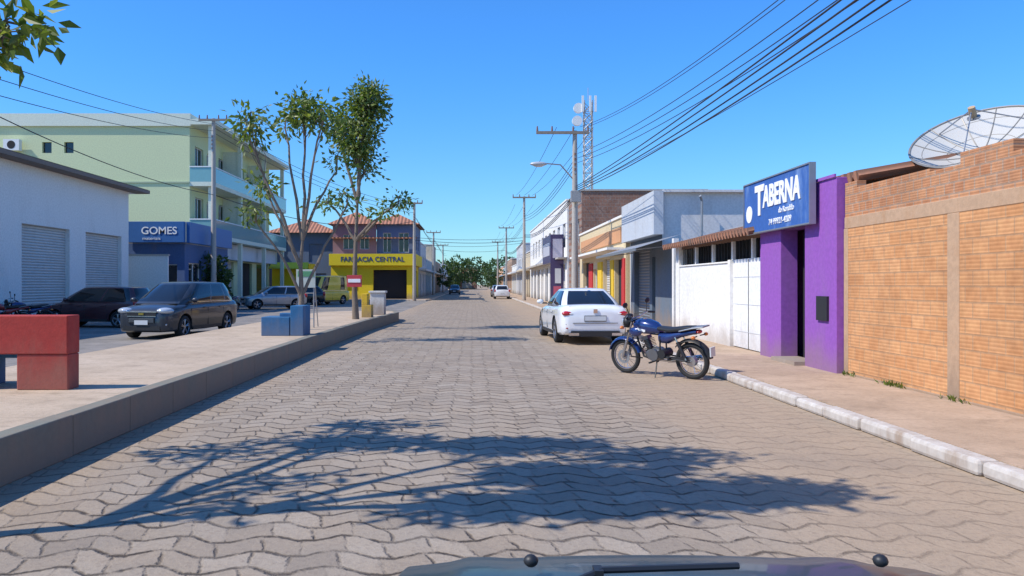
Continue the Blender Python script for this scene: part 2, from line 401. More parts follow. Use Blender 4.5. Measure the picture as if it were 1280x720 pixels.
for cy in (11.2,10.9,7.2,9.7,12.4):
    for i in range(28): leaf(wd,Vector((5.84+random.gauss(0,.04),cy+random.gauss(0,.12),.13)),Vector((random.uniform(-1,.5),random.uniform(-1,1),1)),random.uniform(.04,.11),.025,LEAF)
wd.obj('weeds')
# tavern
PUR=stucco('purple_paint',(.27,.085,.40),.35,(.25,.15,.3),grime=.5)
PURD=stucco('purple_paint_dark',(.17,.05,.25),.2,(.1,.05,.1),grime=.2)
t=Thing('tavern'); a=t.p('facade',.01)
a.bx(5.78,6.1,12.69,13.9,.05,3.25,PUR)
a.bx(5.78,6.1,14.98,16.05,.05,2.62,PUR)
a.bx(5.84,6.1,13.9,14.98,2.55,3.2,PURD)
a.bx(5.86,6.1,14.98,16.05,2.62,3.2,PURD)
a=t.p('interior')
a.bx(6.1,11,12.7,12.85,.05,3.1,BRKR); a.bx(6.1,11,15.9,16.05,.05,3.0,PURD); a.bx(10.9,11,12.85,15.9,.05,3.1,DARK)
a.bx(6.1,11,12.85,15.9,.05,.15,SIDE); a.bx(6.1,10.9,12.85,15.9,2.95,3.05,DARK)
a=t.p('trim'); a.bx(5.74,5.78,12.95,13.35,.95,1.35,BLACK)
a.bx(5.75,5.777,12.69,13.9,3.25,3.3,PUR); a.bx(5.6,6.1,13.9,14.98,.13,.2,CONC)
a=t.p('door'); a.bx(6.2,6.24,14.45,14.98,.15,2.5,DARK); 
for z in (.3,.9,1.5): a.bx(6.05,6.1,13.95,14.4,z,z+.04,PURD)
ST=plain('stool_wood',(.4,.3,.2)); a.bx(6.4,6.9,14.1,14.6,.85,.9,ST)
for q in ((6.43,14.13),(6.43,14.55),(6.85,14.13),(6.85,14.55)): a.bx(q[0]-.02,q[0]+.02,q[1]-.02,q[1]+.02,.15,.85,ST)
TILE=wavemat('clay_roof_tiles',(.42,.19,.11),1,.2,.45,.85,dirt=.7)
a=t.p('roof')
for k in range(18):
    yk=12.4+k*.21; a.tube([(5.95,yk,3.22),(9,yk,3.75)],.1,TILE,6)
BLUE=stucco('sign_blue',(.03,.11,.36),.6,(.25,.38,.6),scale=2.2,grime=0,bump=.02)
t.done()
t=Thing('tavern_sign'); a=t.p('board',.006); a.bx(5.62,5.70,13.3,16.5,2.57,3.56,BLUE)
a=t.p('frame')
for z0,z1 in((2.55,2.575),(3.555,3.58)): a.bx(5.60,5.71,13.28,16.52,z0,z1,STEEL)
for y0 in (13.28,16.5): a.bx(5.60,5.71,y0,y0+.02,2.575,3.555,STEEL)
for yy in (13.8,15.9): a.bx(5.70,5.86,yy,yy+.05,3.0,3.05,STEEL)
text(t,'T',(5.612,15.62,3.15),.78,'-x',WHITESIGN,.95,bold=.03)
text(t,'ABERNA',(5.612,14.55,3.2),.56,'-x',WHITESIGN,.82,bold=.018)
text(t,'do Ronaldo',(5.615,14.3,2.9),.15,'-x',WHITESIGN,1)
text(t,'74 99921-4209',(5.615,14.6,2.71),.16,'-x',WHITESIGN,1.1)
a=t.p('emblem'); a.rev((5.62,16.2,2.95),(1,0,0),[(0,0),(-.01,.0),(-.01,.17),(0,.17)],WHITESIGN,20); t.done()
WW=stucco('white_wall',(.80,.78,.74),.25,(.5,.42,.33),grime=.5)
GATE=stucco('gate_white',(.78,.78,.77),.15,(.5,.45,.4),grime=.35)
t=Thing('white_house'); a=t.p('front_wall',.01)
a.bx(5.88,6.03,18.35,22.6,.1,2.03,WW); a.bx(5.86,6.06,16.06,16.2,.1,2.55,WW); a.bx(5.84,6.08,22.6,22.95,.1,2.6,WW)
a.bx(5.86,6.06,18.2,18.35,.1,2.1,WW); a.bx(5.85,6.06,18.35,22.6,2.03,2.07,WW)
a=t.p('gate'); a.bx(5.95,5.99,16.2,18.2,.15,2.1,GATE); a.bx(5.94,5.95,17.2,17.215,.15,2.08,BLACK)
GL=plain('gate_line',(.6,.6,.6))
for z in (.5,1.1,1.7): a.bx(5.943,5.95,16.22,18.18,z,z+.012,GL)
a=t.p('house_walls'); a.bx(7.2,7.3,16.06,22.9,.1,3.1,stucco('inner_wall',(.35,.36,.38)))
a.bx(6.08,7.2,22.8,22.95,.1,2.6,WW)
a=t.p('grille')
for k in range(30):
    yk=16.3+k*.215; a.bx(5.96,5.98,yk,yk+.02,2.07,2.52,BLACK)
for yk in (16.9,18.2,19.7,21.2): a.bx(5.93,6.0,yk,yk+.1,2.07,2.55,WW)
a.bx(6.4,6.44,16.2,22.6,2.05,2.6,DARK)
a.bx(5.93,6.03,16.06,22.95,2.52,2.6,plain('beam_brown',(.2,.12,.08)))
a=t.p('roof')
for k in range(36):
    yk=16.0+k*.2; a.tube([(5.5,yk,2.6),(5.9,yk,2.68),(8.6,yk,3.35)],.085,TILE,6)
a.quad((5.55,15.95,2.57),(5.55,23.1,2.57),(8.6,23.1,3.3),(8.6,15.95,3.3),TILE)
t.done()
PAR=stucco('parapet_white',(.70,.68,.66),.5,(.40,.36,.33))
TEAL=plain('teal_metal',(.06,.14,.17),.5)
SHUT=wavemat('roller_shutter',(.60,.59,.57),2,.11,.55,.5,dirt=.15)
SHUTG=wavemat('roller_shutter_grey',(.2,.22,.25),2,.11,.55,.5,dirt=.15)
t=Thing('corner_shop'); a=t.p('walls')
wall(a,(6.35,26.7,0),(0,1,0),5.3,3.2,[(.3,.13,1.5,2.5,TEAL),(1.9,.13,4.6,2.8,SHUTG)],stucco('shop_blue',(.11,.15,.2),.3),(-1,0,0))
wall(a,(6.35,26.7,0),(1,0,0),4.6,4.6,[(.4,.13,1.3,2.4,TEAL)],PAR,(0,-1,0))
a.bx(6.02,6.34,26.5,32.2,3.2,4.65,stucco('fascia_grey',(.50,.53,.56),.3)); a.bx(6.34,11,26.5,26.7,4.6,4.68,PAR); a.bx(10.9,11,26.7,32,.1,4.6,PAR)
a.bx(6.34,10.9,26.75,32,3.9,4.0,MROOFG); a.bx(6.34,10.9,32,32.1,.1,4.6,PAR)
a.bx(5.95,6.1,23.6,23.8,.1,2.9,WW); a.bx(6.1,6.25,23.05,26.6,.1,2.7,stucco('blue_grey_wall',(.13,.17,.22),.3))
a=t.p('parapet_pipe'); a.tube([(7.6,26.45,2.9),(7.6,26.45,4.3),(7.5,26.3,4.45)],.04,STEEL,8)
a=t.p('awning'); 
AW=wavemat('awning_metal',(.4,.41,.42),1,.15,.7,.4,.3)
a.add([(6.3,24.0,3.05),(6.3,31.5,3.05),(4.9,31.5,2.62),(4.9,24.0,2.62)],[(0,1,2,3)],AW)
a.bx(4.88,4.92,24,31.5,2.54,2.63,STEEL)
for yk in (24.5,28,31.3): a.tube([(4.95,yk,2.6),(6.3,yk,2.75)],.02,STEEL,6)
t.done()
CREAM=stucco('cream_paint',(.66,.54,.33),.3,(.4,.3,.2)); REDP=stucco('red_paint',(.5,.03,.03),.2); YELP=stucco('yellow_paint',(.75,.5,.03),.2,(.5,.35,.1))
t=building('cream_shop',6.2,12,32.2,45.9,4.3,CREAM,'R',[(.8,.13,2.6,2.6,DARK),(3.6,.13,5.6,2.7,SHUT),(7,.9,8.6,2.3,GLASS,2),(10,.13,12.4,2.7,DARK)],framem=WHITE,cap=WW)
a=t.p('painted_panels'); a.bx(6.15,6.2,34.9,35.7,.13,2.6,YELP); a.bx(6.15,6.2,32.3,32.95,.13,2.6,REDP); a.bx(6.15,6.2,38,42,.13,.85,REDP); a.bx(6.13,6.2,37.9,39.1,.87,2.6,YELP); a.bx(6.14,6.2,40.9,42.1,.9,2.6,REDP)
a.bx(5.5,6.2,32.6,45,2.95,3.05,WW); a.bx(6.12,6.2,33,45,3.3,3.9,stucco('orange_sign',(.6,.3,.14)))
t.done()
BRB=brickmat('bare_brick',(.27,.13,.085),(.34,.17,.11),(.3,.24,.2),order=(0,2,None),bw=.3,bh=.2,dirt=.5)
t=building('brick_building',6.3,13.5,46,52,6.9,BRB,'R',[(1,4,2.6,5.4,GLASS,2),(3.4,4,5,5.4,GLASS,2),(.8,.13,5,2.8,SHUTG)],framem=WHITE,cap=CONC,cops=[(2,4.6,2.9,5.4,GLASS)]); t.done()
t=building('white_commercial_building',6.2,14,52.1,85,7.0,WW,'R',[(i*3.3+1,4.0,i*3.3+2.6,5.6,GLASS,2) for i in range(9)]+[(i*4+1.2,.13,i*4+3.8,2.9,[SHUT,DARK,GLASS,SHUTG][i%4]) for i in range(8)],framem=WHITE,cap=WW)
a=t.p('shop_sign'); PURS=plain('shop_sign_violet',(.07,.05,.12),.4)
a.bx(5.3,6.19,54,60,3.0,4.9,PURS); a.bx(5.28,5.3,54.6,59.4,3.5,4.4,plain('pale_panel',(.5,.5,.55)))
a.bx(5.45,6.1,53.95,53.995,3.3,4.6,plain('pale_panel_front',(.45,.42,.5)))
a.bx(5.6,6.19,60,84,3.1,3.25,CONC); a.bx(5.6,6.19,52.1,53.9,3.2,3.3,CONC)
a=t.p('posters'); a.bx(5.3,6.19,54,54.06,.13,3.0,PURS); a.bx(5.6,6.0,53.96,54.0,1.6,2.6,plain('poster_pale',(.6,.6,.6))); a.bx(5.5,6.0,53.95,53.998,.5,1.4,plain('poster_pink',(.5,.1,.15)))
t.done()
cols=[(.6,.5,.35),(.55,.55,.55),(.7,.68,.62),(.45,.3,.2),(.3,.4,.45),(.6,.35,.2),(.72,.7,.66)]
yy=85.2;i=0
for hh,ln in ((5,12),(6.5,14),(4.2,13),(5.5,16),(4.5,18),(5,26)):
    c=stucco('facade_paint',cols[i%7],.3)
    t=building('shop_building',6.2,13,yy,yy+ln,hh,c,'R',[(k*3+.6,.13,k*3+2.4,2.7,random.choice((SHUT,DARK,GLASS))) for k in range(int(ln/3))]+([(k*3+.8,3.6,k*3+2,4.7,GLASS) for k in range(int(ln/3))] if hh>5 else []),framem=WHITE,cap=WW)
    t.p('marquee').bx(5.4,6.2,yy+.3,yy+ln-.3,3.0,3.2,c); t.done(); yy+=ln+.1;i+=1
# ------------------------------------------------------------ satellite dish
t=Thing('satellite_dish'); DM,nt_,b_=nmat('dish_mesh')
b_.inputs['Base Color'].default_value=(.50,.47,.42,1); b_.inputs['Roughness'].default_value=.7
tr=N(nt_,'ShaderNodeBsdfTransparent'); mx=N(nt_,'ShaderNodeMixShader'); mx.inputs[0].default_value=.07
nt_.links.new(b_.outputs[0],mx.inputs[1]); nt_.links.new(tr.outputs[0],mx.inputs[2]); nt_.links.new(mx.outputs[0],nt_.nodes['Material Output'].inputs[0])
nrm=Vector((-.44,-.36,.82)).normalized(); q=nrm.to_track_quat('Z','Y').to_matrix().to_4x4()
Tm=Matrix.Translation((7.72,12.1,3.52))@q; Rd=.93
a=t.p('reflector'); a.T=Tm
rings=[(0.02,0)]+[(Rd*k/6,.30*(k/6)**2) for k in range(1,7)]
vs=[];fs=[];n=36
for r,z in rings:
    for k in range(n): vs.append((r*math.cos(2*math.pi*k/n),r*math.sin(2*math.pi*k/n),z))
for i in range(6):
    for k in range(n): fs.append((i*n+k,i*n+(k+1)%n,(i+1)*n+(k+1)%n,(i+1)*n+k))
a.add(vs,fs,DM,True)
a=t.p('ribs'); a.T=Tm; RIB=plain('rib_metal',(.30,.28,.25),.5,.3)
for k in range(12):
    an=2*math.pi*k/12; a.tube([(r*math.cos(an),r*math.sin(an),z+.004) for r,z in rings],.009,RIB,5)
for kk,rr in ((6,.018),(3,.005),(5,.005)):
    r,z=rings[kk]; a.tube([(r*math.cos(2*math.pi*k/n),r*math.sin(2*math.pi*k/n),z) for k in range(n+1)],rr,RIB,5)
a=t.p('feed'); a.T=Tm
for k in range(3):
    an=2*math.pi*k/3+.5; a.tube([(.8*math.cos(an),.8*math.sin(an),.22),(.04*math.cos(an),.04*math.sin(an),.72)],.01,STEEL,5)
a.tube([(0,0,.60),(0,0,.78)],.05,plain('lnb',(.5,.35,.2)),10); a.tube([(0,0,.60),(0,0,.62)],.09,STEEL,12)
a=t.p('mast'); a.tube([(7.72,12.1,3.5),(7.72,12.15,2.6)],.04,STEEL,8); t.done()
t=Thing('rear_house'); a=t.p('walls'); a.bx(7.0,12,5,12.6,.05,2.75,BRKR); a=t.p('roof'); a.bx(6.9,12.1,4.9,12.68,2.75,2.86,MROOFG); t.done()
# ------------------------------------------------------------ left buildings
LW=stucco('shed_white',(.82,.80,.77),.25,(.5,.45,.4))
t=building('white_warehouse',-30,-17,14,39.6,6.1,LW,'L',[(k*5.0+1.2,.13,k*5.0+4.8,3.85,SHUT) for k in range(5)])
a=t.p('eaves'); ASB=wavemat('fibre_cement_roof',(.30,.26,.23),1,.18,.6,.9,dirt=.5)
a.add([(-16.3,13.5,6.28),(-16.3,40.6,6.28),(-30,40.6,8.3),(-30,13.5,8.3)],[(0,1,2,3)],ASB)
a.bx(-17,-16.3,13.5,40.5,6.1,6.26,plain('eave_board',(.22,.17,.14),.8)); a.bx(-30,-17,39.6,40.5,6.1,6.2,LW)
a=t.p('gable'); a.add([(-30,39.6,6.1),(-17,39.6,6.1),(-30,39.6,8.1)],[(0,1,2)],LW)
t.done()
GRN=stucco('lime_green_paint',(.64,.69,.40),.12,(.45,.47,.3),scale=.35); GRNL=stucco('pale_green_paint',(.70,.74,.60),.12)
GR2=plain('green_trim',(.42,.5,.34),.7)
ops=[(2.2,9.9,3.0,10.9,GLASS,2),(4.4,9.9,5.2,10.7,GLASS),(8.6,9.9,9.2,10.6,GLASS),(10,9.9,10.6,10.6,GLASS)]
fo=[]
for fl in (4.9,8.2):
    for k in range(4): fo.append((1.0+k*4.8,fl+.1,2.6+k*4.8,fl+2.3,GLASS,2)); fo.append((3.3+k*4.8,fl+.9,4.5+k*4.8,fl+2.2,GLASS,2))
for k in range(4): fo.append((.8+k*5,.13,4.4+k*5,3.2,[DARK,SHUT,DARK,GLASS][k]))
t=building('green_apartment_building',-36,-18,51,71,12.3,GRN,'L',fo,ops,framem=WHITE)
a=t.p('cornice'); a.bx(-36.1,-17.9,50.85,51,11.6,12.4,GRNL); a.bx(-18,-16.3,50.85,71.2,11.7,12.05,GRNL); a.bx(-18,-17.9,51,71,12.05,12.4,GRNL)
a.bx(-36.05,-18,50.93,51,8.0,8.08,GR2); a.bx(-27.5,-27.42,50.93,51,0,8.0,GR2)
a=t.p('balconies'); BG=plain('balcony_glass_teal',(.20,.40,.40),.12,0,.8)
for z in (4.6,7.95):
    a.bx(-18,-16.5,51,71,z-.15,z+.12,GRNL)
    a.bx(-16.56,-16.5,51,71,z+.12,z+1.05,BG); a.bx(-18,-16.57,51,51.05,z+.12,z+1.05,BG)
    a.bx(-16.6,-16.46,50.96,71.05,z+1.05,z+1.12,WHITE); a.bx(-18,-16.6,50.96,51.08,z+1.05,z+1.12,WHITE)
for yc in (51.4,57.8,64.4,70.6):
    a.bx(-16.9,-16.62,yc-.15,yc+.15,0,4.45,GRNL); a.bx(-16.9,-16.62,yc-.15,yc+.15,4.72,7.8,GRNL); a.bx(-16.9,-16.62,yc-.15,yc+.15,8.07,11.7,GRNL)
for yc in (57.8,64.4):
    for z in(4.72,8.07): a.bx(-18,-16.9,yc-.07,yc+.07,z,z+3.0,GRNL)
a=t.p('shop_fascia'); a.bx(-18,-17.3,51,71,3.3,4.4,stucco('fascia_pale',(.65,.67,.7),.3))
a=t.p('air_conditioner'); a.bx(-29.6,-28.6,50.5,50.84,10.0,10.7,WHITE); a.rev((-29.1,50.49,10.35),(0,1,0),[(0,0.0),(0,.26),(.01,.26)],DARK,18)
a=t.p('rooftop_tank'); a.bx(-25,-22,55,58,12.3,13.2,TILE)
t.done()
t=Thing('gomes_shop'); a=t.p('walls')
SH=stucco('shop_navy',(.07,.12,.25),.3)
wall(a,(-19.5,42.6,0),(1,0,0),4.2,3.7,[(.5,.13,1.8,2.6,DARK),(2.4,.13,3.8,2.6,GLASS,2)],SH,(0,-1,0),framem=WHITE)
wall(a,(-15.3,42.6,0),(0,1,0),7.5,3.7,[(.6,.13,2.6,2.7,GLASS,2),(3.4,.13,6.4,2.7,DARK)],SH,(1,0,0),framem=WHITE)
a.bx(-19.5,-15.3,42.6,50.1,3.7,3.8,MROOFG)
a=t.p('signboard',.01); BL2=plain('signboard_blue',(.03,.13,.36),.5); a.bx(-18.4,-15.2,42.2,42.5,3.75,4.85,BL2); a.bx(-15.19,-15.0,42.5,50,3.75,4.85,BL2)
text(t,'GOMES',(-16.5,42.18,4.35),.55,'-y',WHITESIGN,1.05,bold=.006); text(t,'materiais',(-16.9,42.18,3.95),.22,'-y',WHITESIGN,1.2)
t.done()
t=Thing('low_white_wall'); a=t.p('wall'); a.bx(-18.2,-15.6,41.0,41.15,.1,3.0,WW); a.bx(-18.2,-15.55,40.95,41.2,3.0,3.08,CONC); t.done()
t=Thing('pharmacy'); a=t.p('walls'); YW=stucco('pharmacy_yellow',(.80,.60,.02),.15,(.5,.35,.05),scale=.8)
wall(a,(-13.4,76,0),(1,0,0),7.7,3.3,[(4.0,.13,7.2,2.9,DARK),(1.2,.9,2.6,2.3,YW)],YW,(0,-1,0),depth=.5)
wall(a,(-5.7,76,0),(0,1,0),9,3.3,[(1,.13,3.5,2.9,DARK),(5,.13,7.5,2.9,SHUT)],YW,(1,0,0))
a=t.p('fascia',.01); a.bx(-13.5,-5.5,75.5,75.99,3.3,4.4,YW); a.bx(-5.69,-5.3,76,85,3.3,4.4,YW)
text(t,'FARMACIA CENTRAL',(-9.4,75.48,3.87),.64,'-y',plain('navy_lettering',(.03,.05,.2)),1.0,bold=.008)
UP=stucco('upper_blue',(.13,.17,.28),.3); UR=stucco('upper_mauve',(.30,.17,.19),.3)
a=t.p('upper_storey')
wall(a,(-13.4,77,4.3),(1,0,0),4.2,3.0,[(1,.6,2,2,GLASS,2),(2.6,.6,3.5,2,GLASS,2)],UR,(0,-1,0),framem=WHITE)
wall(a,(-9.2,77.3,4.3),(1,0,0),3.7,3.0,[(.6,.3,1.4,2.2,GLASS,2),(2.1,.3,3.1,2.2,GLASS,2)],UP,(0,-1,0),framem=WHITE)
wall(a,(-5.5,77.3,4.3),(0,1,0),8,3.0,[(1,.6,2,2,GLASS,2),(4,.6,5,2,GLASS,2)],UP,(1,0,0),framem=WHITE)
a.bx(-13.5,-5.6,76,85,4.25,4.3,CONC)
TILEX=wavemat('clay_tiles_front',(.45,.19,.11),0,.35,.5,.85,dirt=.4)
a=t.p('roof')
def hip(mb,x0,x1,y0,y1,z0,z1,ov=.5,mat=TILEX):
    x0-=ov;x1+=ov;y0-=ov;y1+=ov; d=min(x1-x0,y1-y0)/2; ym=(y0+y1)/2
    if x1-x0>y1-y0: r0=(x0+d,ym,z1);r1=(x1-d,ym,z1)
    else: r0=((x0+x1)/2,y0+d,z1);r1=((x0+x1)/2,y1-d,z1)
    A,B_,C_,D_=(x0,y0,z0),(x1,y0,z0),(x1,y1,z0),(x0,y1,z0)
    if x1-x0>y1-y0: mb.add([A,B_,C_,D_,r0,r1],[(0,1,5,4),(1,2,5),(2,3,4,5),(3,0,4)],mat)
    else: mb.add([A,B_,C_,D_,r0,r1],[(0,1,4),(1,2,5,4),(2,3,5),(3,0,4,5)],mat)
hip(a,-13.4,-9.3,77,84,7.3,8.7); hip(a,-9.2,-5.5,77.3,85,7.3,8.5)
a.bx(-13.5,-5.3,76.3,77,5.9,6.02,TILEX); t.done()
DB=stucco('navy_house',(.11,.16,.25),.3)
t=Thing('blue_house'); a=t.p('walls')
wall(a,(-20,79,0),(1,0,0),6.5,6.6,[(.8,3.9,1.8,5.6,GLASS,2),(3.9,3.7,5.3,5.5,WHITE),(1,.13,2.6,2.5,DARK),(3.6,.13,5.6,2.6,SHUT)],DB,(0,-1,0),framem=WHITE)
a.bx(-20,-13.55,79.1,86,0,6.6,DB); a=t.p('roof'); hip(a,-20,-13.6,79,86,6.6,8.2); t.done()
t=Thing('orange_house'); a=t.p('walls'); a.bx(-27,-20.3,76,86,0,6.2,stucco('terracotta_wall',(.4,.2,.12),.3)); a=t.p('roof'); hip(a,-27,-20.4,76,86,6.2,7.4); t.done()
t=Thing('yellow_awning_shop'); a=t.p('walls'); wall(a,(-18,72,0),(1,0,0),3.3,3.4,[(.6,.13,2.7,2.4,DARK)],YW,(0,-1,0)); a.bx(-18,-14.7,72.1,75,0,3.4,YW)
a=t.p('awning'); a.add([(-18,72,3.5),(-14.7,72,3.5),(-14.5,70.6,2.9),(-18,70.6,2.9)],[(0,1,2,3)],YW); t.done()
yy=85.2
for hh,ln in ((6,12),(4.5,14),(7,12),(5,18),(4.4,20),(5.5,25)):
    c=stucco('facade_paint',cols[(i*3)%7],.3)
    t=building('shop_building',-13,-5.6,yy,yy+ln,hh,c,'L',[(k*3+.6,.13,k*3+2.4,2.7,random.choice((SHUT,DARK,GLASS))) for k in range(int(ln/3))]+([(k*3+.8,3.6,k*3+2,4.7,GLASS) for k in range(int(ln/3))] if hh>5 else []),framem=WHITE,cap=WW)
    t.p('marquee').bx(-5.6,-4.9,yy+.3,yy+ln-.3,3.0,3.2,c); t.done(); yy+=ln+.1;i+=1
t=building('end_building',-7,1.5,240,250,6.5,stucco('end_red',(.42,.2,.15),.2),'L',cops=[(1,.3,3,3,DARK),(4,.3,7,3,SHUT)],cap=WW); t.done()
# ------------------------------------------------------------ trees
def tree(name,trunk,tr,clusters,leafm=LEAF,lsz=(.20,.09),lps=16,spr=.16):
    t=Thing(name); b=t.p('trunk'); f=t.p('foliage')
    trunk=[Vector(p) for p in trunk]
    b.tube(trunk,[tr*(1-.55*i/(len(trunk)-1))*(1.25 if i==0 else 1) for i in range(len(trunk))],BARK,10)
    for (start,c,r,ns) in clusters:
        s0=Vector(start) if hasattr(start,'__len__') else trunk[start]; c=Vector(c)
        base=c-Vector((0,0,r[2]*.6)); mid=(s0+base)/2+Vector((random.uniform(-.15,.15),random.uniform(-.15,.15),random.uniform(.0,.3)))
        path=[]
        for k in range(7):
            u=k/6; path.append(s0*(1-u)**2+mid*2*u*(1-u)+base*u*u+Vector((random.gauss(0,.025),random.gauss(0,.025),0))*(k>0))
        path.append(c+Vector((0,0,r[2]*.5)))
        b.tube(path,[tr*.5*(1-.8*k/7)+.008 for k in range(8)],BARK,7)
        for i in range(ns):
            while True:
                v=Vector((random.uniform(-1,1),random.uniform(-1,1),random.uniform(-1,1)))
                if v.length<1: break
            p=c+Vector((v.x*r[0],v.y*r[1],v.z*r[2]))
            q=path[random.choice((4,5,6,6,7))]
            m=(p+q)/2+Vector((random.gauss(0,.06),random.gauss(0,.06),random.uniform(0,.1)))
            b.tube([q,m,p],[.014,.009,.005],BARK,4,False)
            for k in range(lps):
                o=Vector((random.gauss(0,spr),random.gauss(0,spr),random.gauss(0,spr*.8)))
                d=o*2+Vector((random.gauss(0,.2),random.gauss(0,.2),random.uniform(-.6,.25)))
                L_=lsz[0]*random.uniform(.6,1.25); leaf(f,p+o,d,L_,lsz[1]*random.uniform(.7,1.2),leafm)
    return t.done(trunk[0])
tree('street_tree',[(-4.5,21,.3),(-4.47,21,1.2),(-4.5,21.0,2.0),(-4.45,21,2.7)],.08,[
 (2,(-5.75,20.8,5.7),(.28,.5,.65),18),(2,(-5.55,21.4,4.3),(.3,.5,.3),7),(3,(-4.4,21,6.1),(.5,.6,.38),30),(3,(-5.0,21.5,5.9),(.3,.5,.3),5),
 (3,(-3.9,20.7,5.9),(.35,.5,.4),9),(1,(-3.3,21.2,3.8),(.35,.4,.3),5),(1,(-5.6,20.6,3.3),(.3,.35,.25),4),(3,(-3.6,21.4,4.8),(.25,.4,.4),4)])
tree('street_tree',[(-3.95,27.2,.3),(-4.0,27.2,1.5),(-3.95,27.2,3.0),(-3.9,27.2,4.3)],.10,[
 (3,(-3.55,27.2,7.7),(.6,.7,.7),100),(3,(-3.85,27,6.5),(.65,.7,.65),84),(3,(-4.6,27.4,7.0),(.45,.5,.5),34),(3,(-3.7,27.4,5.6),(.4,.5,.45),18),
 (2,(-2.5,27.0,4.4),(.4,.4,.2),8),(2,(-3.0,26.8,4.0),(.4,.4,.2),5),(2,(-4.9,27.3,4.5),(.4,.4,.3),4)])
k1,k2=-SD.x*math.cos(E)/math.sin(E),-SD.y*math.cos(E)/math.sin(E)
def sh(sx,sy,z): return (sx-k1*z,sy-k2*z,z)
tree('street_tree',[(-4.7,4.4,.3),(-4.65,4.4,1.4),(-4.6,4.45,2.5),(-4.5,4.5,3.3)],.10,[
 (3,sh(2.0,5.95,5.2),(.8,.30,.3),78),(3,sh(1.0,5.7,5.0),(.6,.24,.3),66),(3,sh(.1,5.6,4.9),(.5,.2,.3),34),(3,sh(.9,6.5,5.2),(.8,.26,.3),78),(3,sh(.5,7.7,5.1),(.9,.24,.3),60),
 (3,sh(1.7,7.2,5.4),(.6,.14,.3),28),(2,sh(-1.0,7.8,4.8),(.7,.22,.3),34),(2,sh(-2.2,7.4,4.6),(.6,.3,.3),10),(2,sh(-1.3,6.3,4.6),(.6,.3,.3),5),
 (2,(-4.5,7.7,3.97),(.36,.35,.22),12),(2,(-5.0,6.9,4.3),(.5,.4,.3),9),(2,sh(-1.9,5.6,4.4),(.6,.3,.2),4)],lsz=(.21,.095),lps=14,spr=.105)
def mass(name,items,n,ls,mat):
    f=MB()
    for c,r in items:
        for i in range(n):
            v=Vector((random.gauss(0,1),random.gauss(0,1),random.gauss(0,1))).normalized()*random.uniform(.55,1.0)**.5
            v*=1+.25*math.sin(v.x*5+c[0])*math.cos(v.z*6+c[1])
            leaf(f,Vector(c)+Vector((v.x*r[0],v.y*r[1],v.z*r[2])),v+Vector((random.gauss(0,.5),random.gauss(0,.5),random.gauss(0,.5))),ls*random.uniform(.6,1.4),ls*.6,mat)
    return f.obj(name)
DLEAF=leafmat('dark_leaves',(.03,.055,.018),(.055,.095,.028),(.1,.13,.04))
mass('shrub',[((-15.2,46,2.4),(1.1,1,.9)),((-14.9,46.5,1.4),(.8,.8,1.1))],700,.25,DLEAF)
mass('distant_trees',[((random.uniform(-12,14),random.uniform(215,300),random.uniform(2.5,6)),(3.5,3,3)) for i in range(22)],420,.8,DLEAF)
mass('distant_trees',[((4.2,150,3.2),(1.8,1.8,2.2)),((-4.4,128,2.8),(1.3,1.3,1.6))],600,.4,DLEAF)
# ------------------------------------------------------------ poles, tower, wires
INS=plain('insulator',(.25,.14,.09),.3)
WOODX=stucco('crossarm_wood',(.26,.22,.18),.4,grime=0)
def pole(x,y,h,arm=2.0,z=.1,lamp=None,off=0):
    t=Thing('utility_pole'); a=t.p('shaft'); a.tube([(x,y,z),(x,y,h)],[.17,.10],CONC,10)
    a=t.p('crossarms')
    a.box((x+off,y-.12,h-.1),(arm,.1,.12),WOODX)
    for k in (-.48,-.2,.2,.48): a.tube([(x+off+arm*k,y-.12,h-.04),(x+off+arm*k,y-.12,h+.18)],[.05,.03],INS,8)
    for k in range(4): a.tube([(x-.02,y-.2,h-1.1-k*.22),(x-.02,y-.2,h-1.0-k*.22)],.05,INS,8)
    a.bx(x-.04,x+.04,y-.22,y-.1,h-1.9,h-.95,STEEL)
    if lamp:
        lx,lz=lamp; a=t.p('lamp_arm'); a.tube([(x,y,h-2.2),(x+lx*.4,y-.1,h-1.5),(x+lx*.8,y-.15,lz)],.03,STEEL,6)
        a=t.p('lamp_head'); a.ell((x+lx,y-.15,lz-.02),(.38,.14,.1),plain('lamp_housing',(.5,.5,.5),.4,.2)); a.ell((x+lx,y-.15,lz-.08),(.24,.1,.08),LCLR)
    t.done(); 
pole(4.5,35,8.25,2.3,lamp=(-1.6,6.8),off=-.55)
pole(4.5,69,9.1,2.0); pole(4.5,105,9,2.0); pole(4.5,140,9,2)
pole(-14.6,45.2,10.9,1.6); pole(-4.9,68,8.5,1.4); pole(-4.9,102,8.2,1.8); pole(-4.9,135,8.2,1.8)
t=Thing('cable_junction_box'); a=t.p('box',.02); a.bx(4.28,4.72,34.6,34.83,5.1,5.6,plain('box_grey',(.3,.3,.3))); t.done()
t=Thing('telecom_tower'); a=t.p('lattice'); X0,Y0,HT,W_=17.4,120,29,.65; TW=plain('tower_steel',(.45,.44,.43),.5,.3)
for sx in(-1,1):
    for sy in(-1,1): a.tube([(X0+sx*W_,Y0+sy*W_,0),(X0+sx*W_*.9,Y0+sy*W_*.9,HT)],.09,TW,5)
z=0
while z<HT-1.2:
    for (p,q) in (((-1,-1),(1,-1)),((-1,1),(1,1)),((-1,-1),(-1,1)),((1,-1),(1,1))):
        A=Vector((X0+p[0]*W_,Y0+p[1]*W_,z)); B_=Vector((X0+q[0]*W_,Y0+q[1]*W_,z))
        a.tube([A,B_],.05,TW,4); a.tube([A,B_+Vector((0,0,1.3))],.05,TW,4); a.tube([B_,A+Vector((0,0,1.3))],.05,TW,4)
    z+=1.3
a=t.p('antennas')
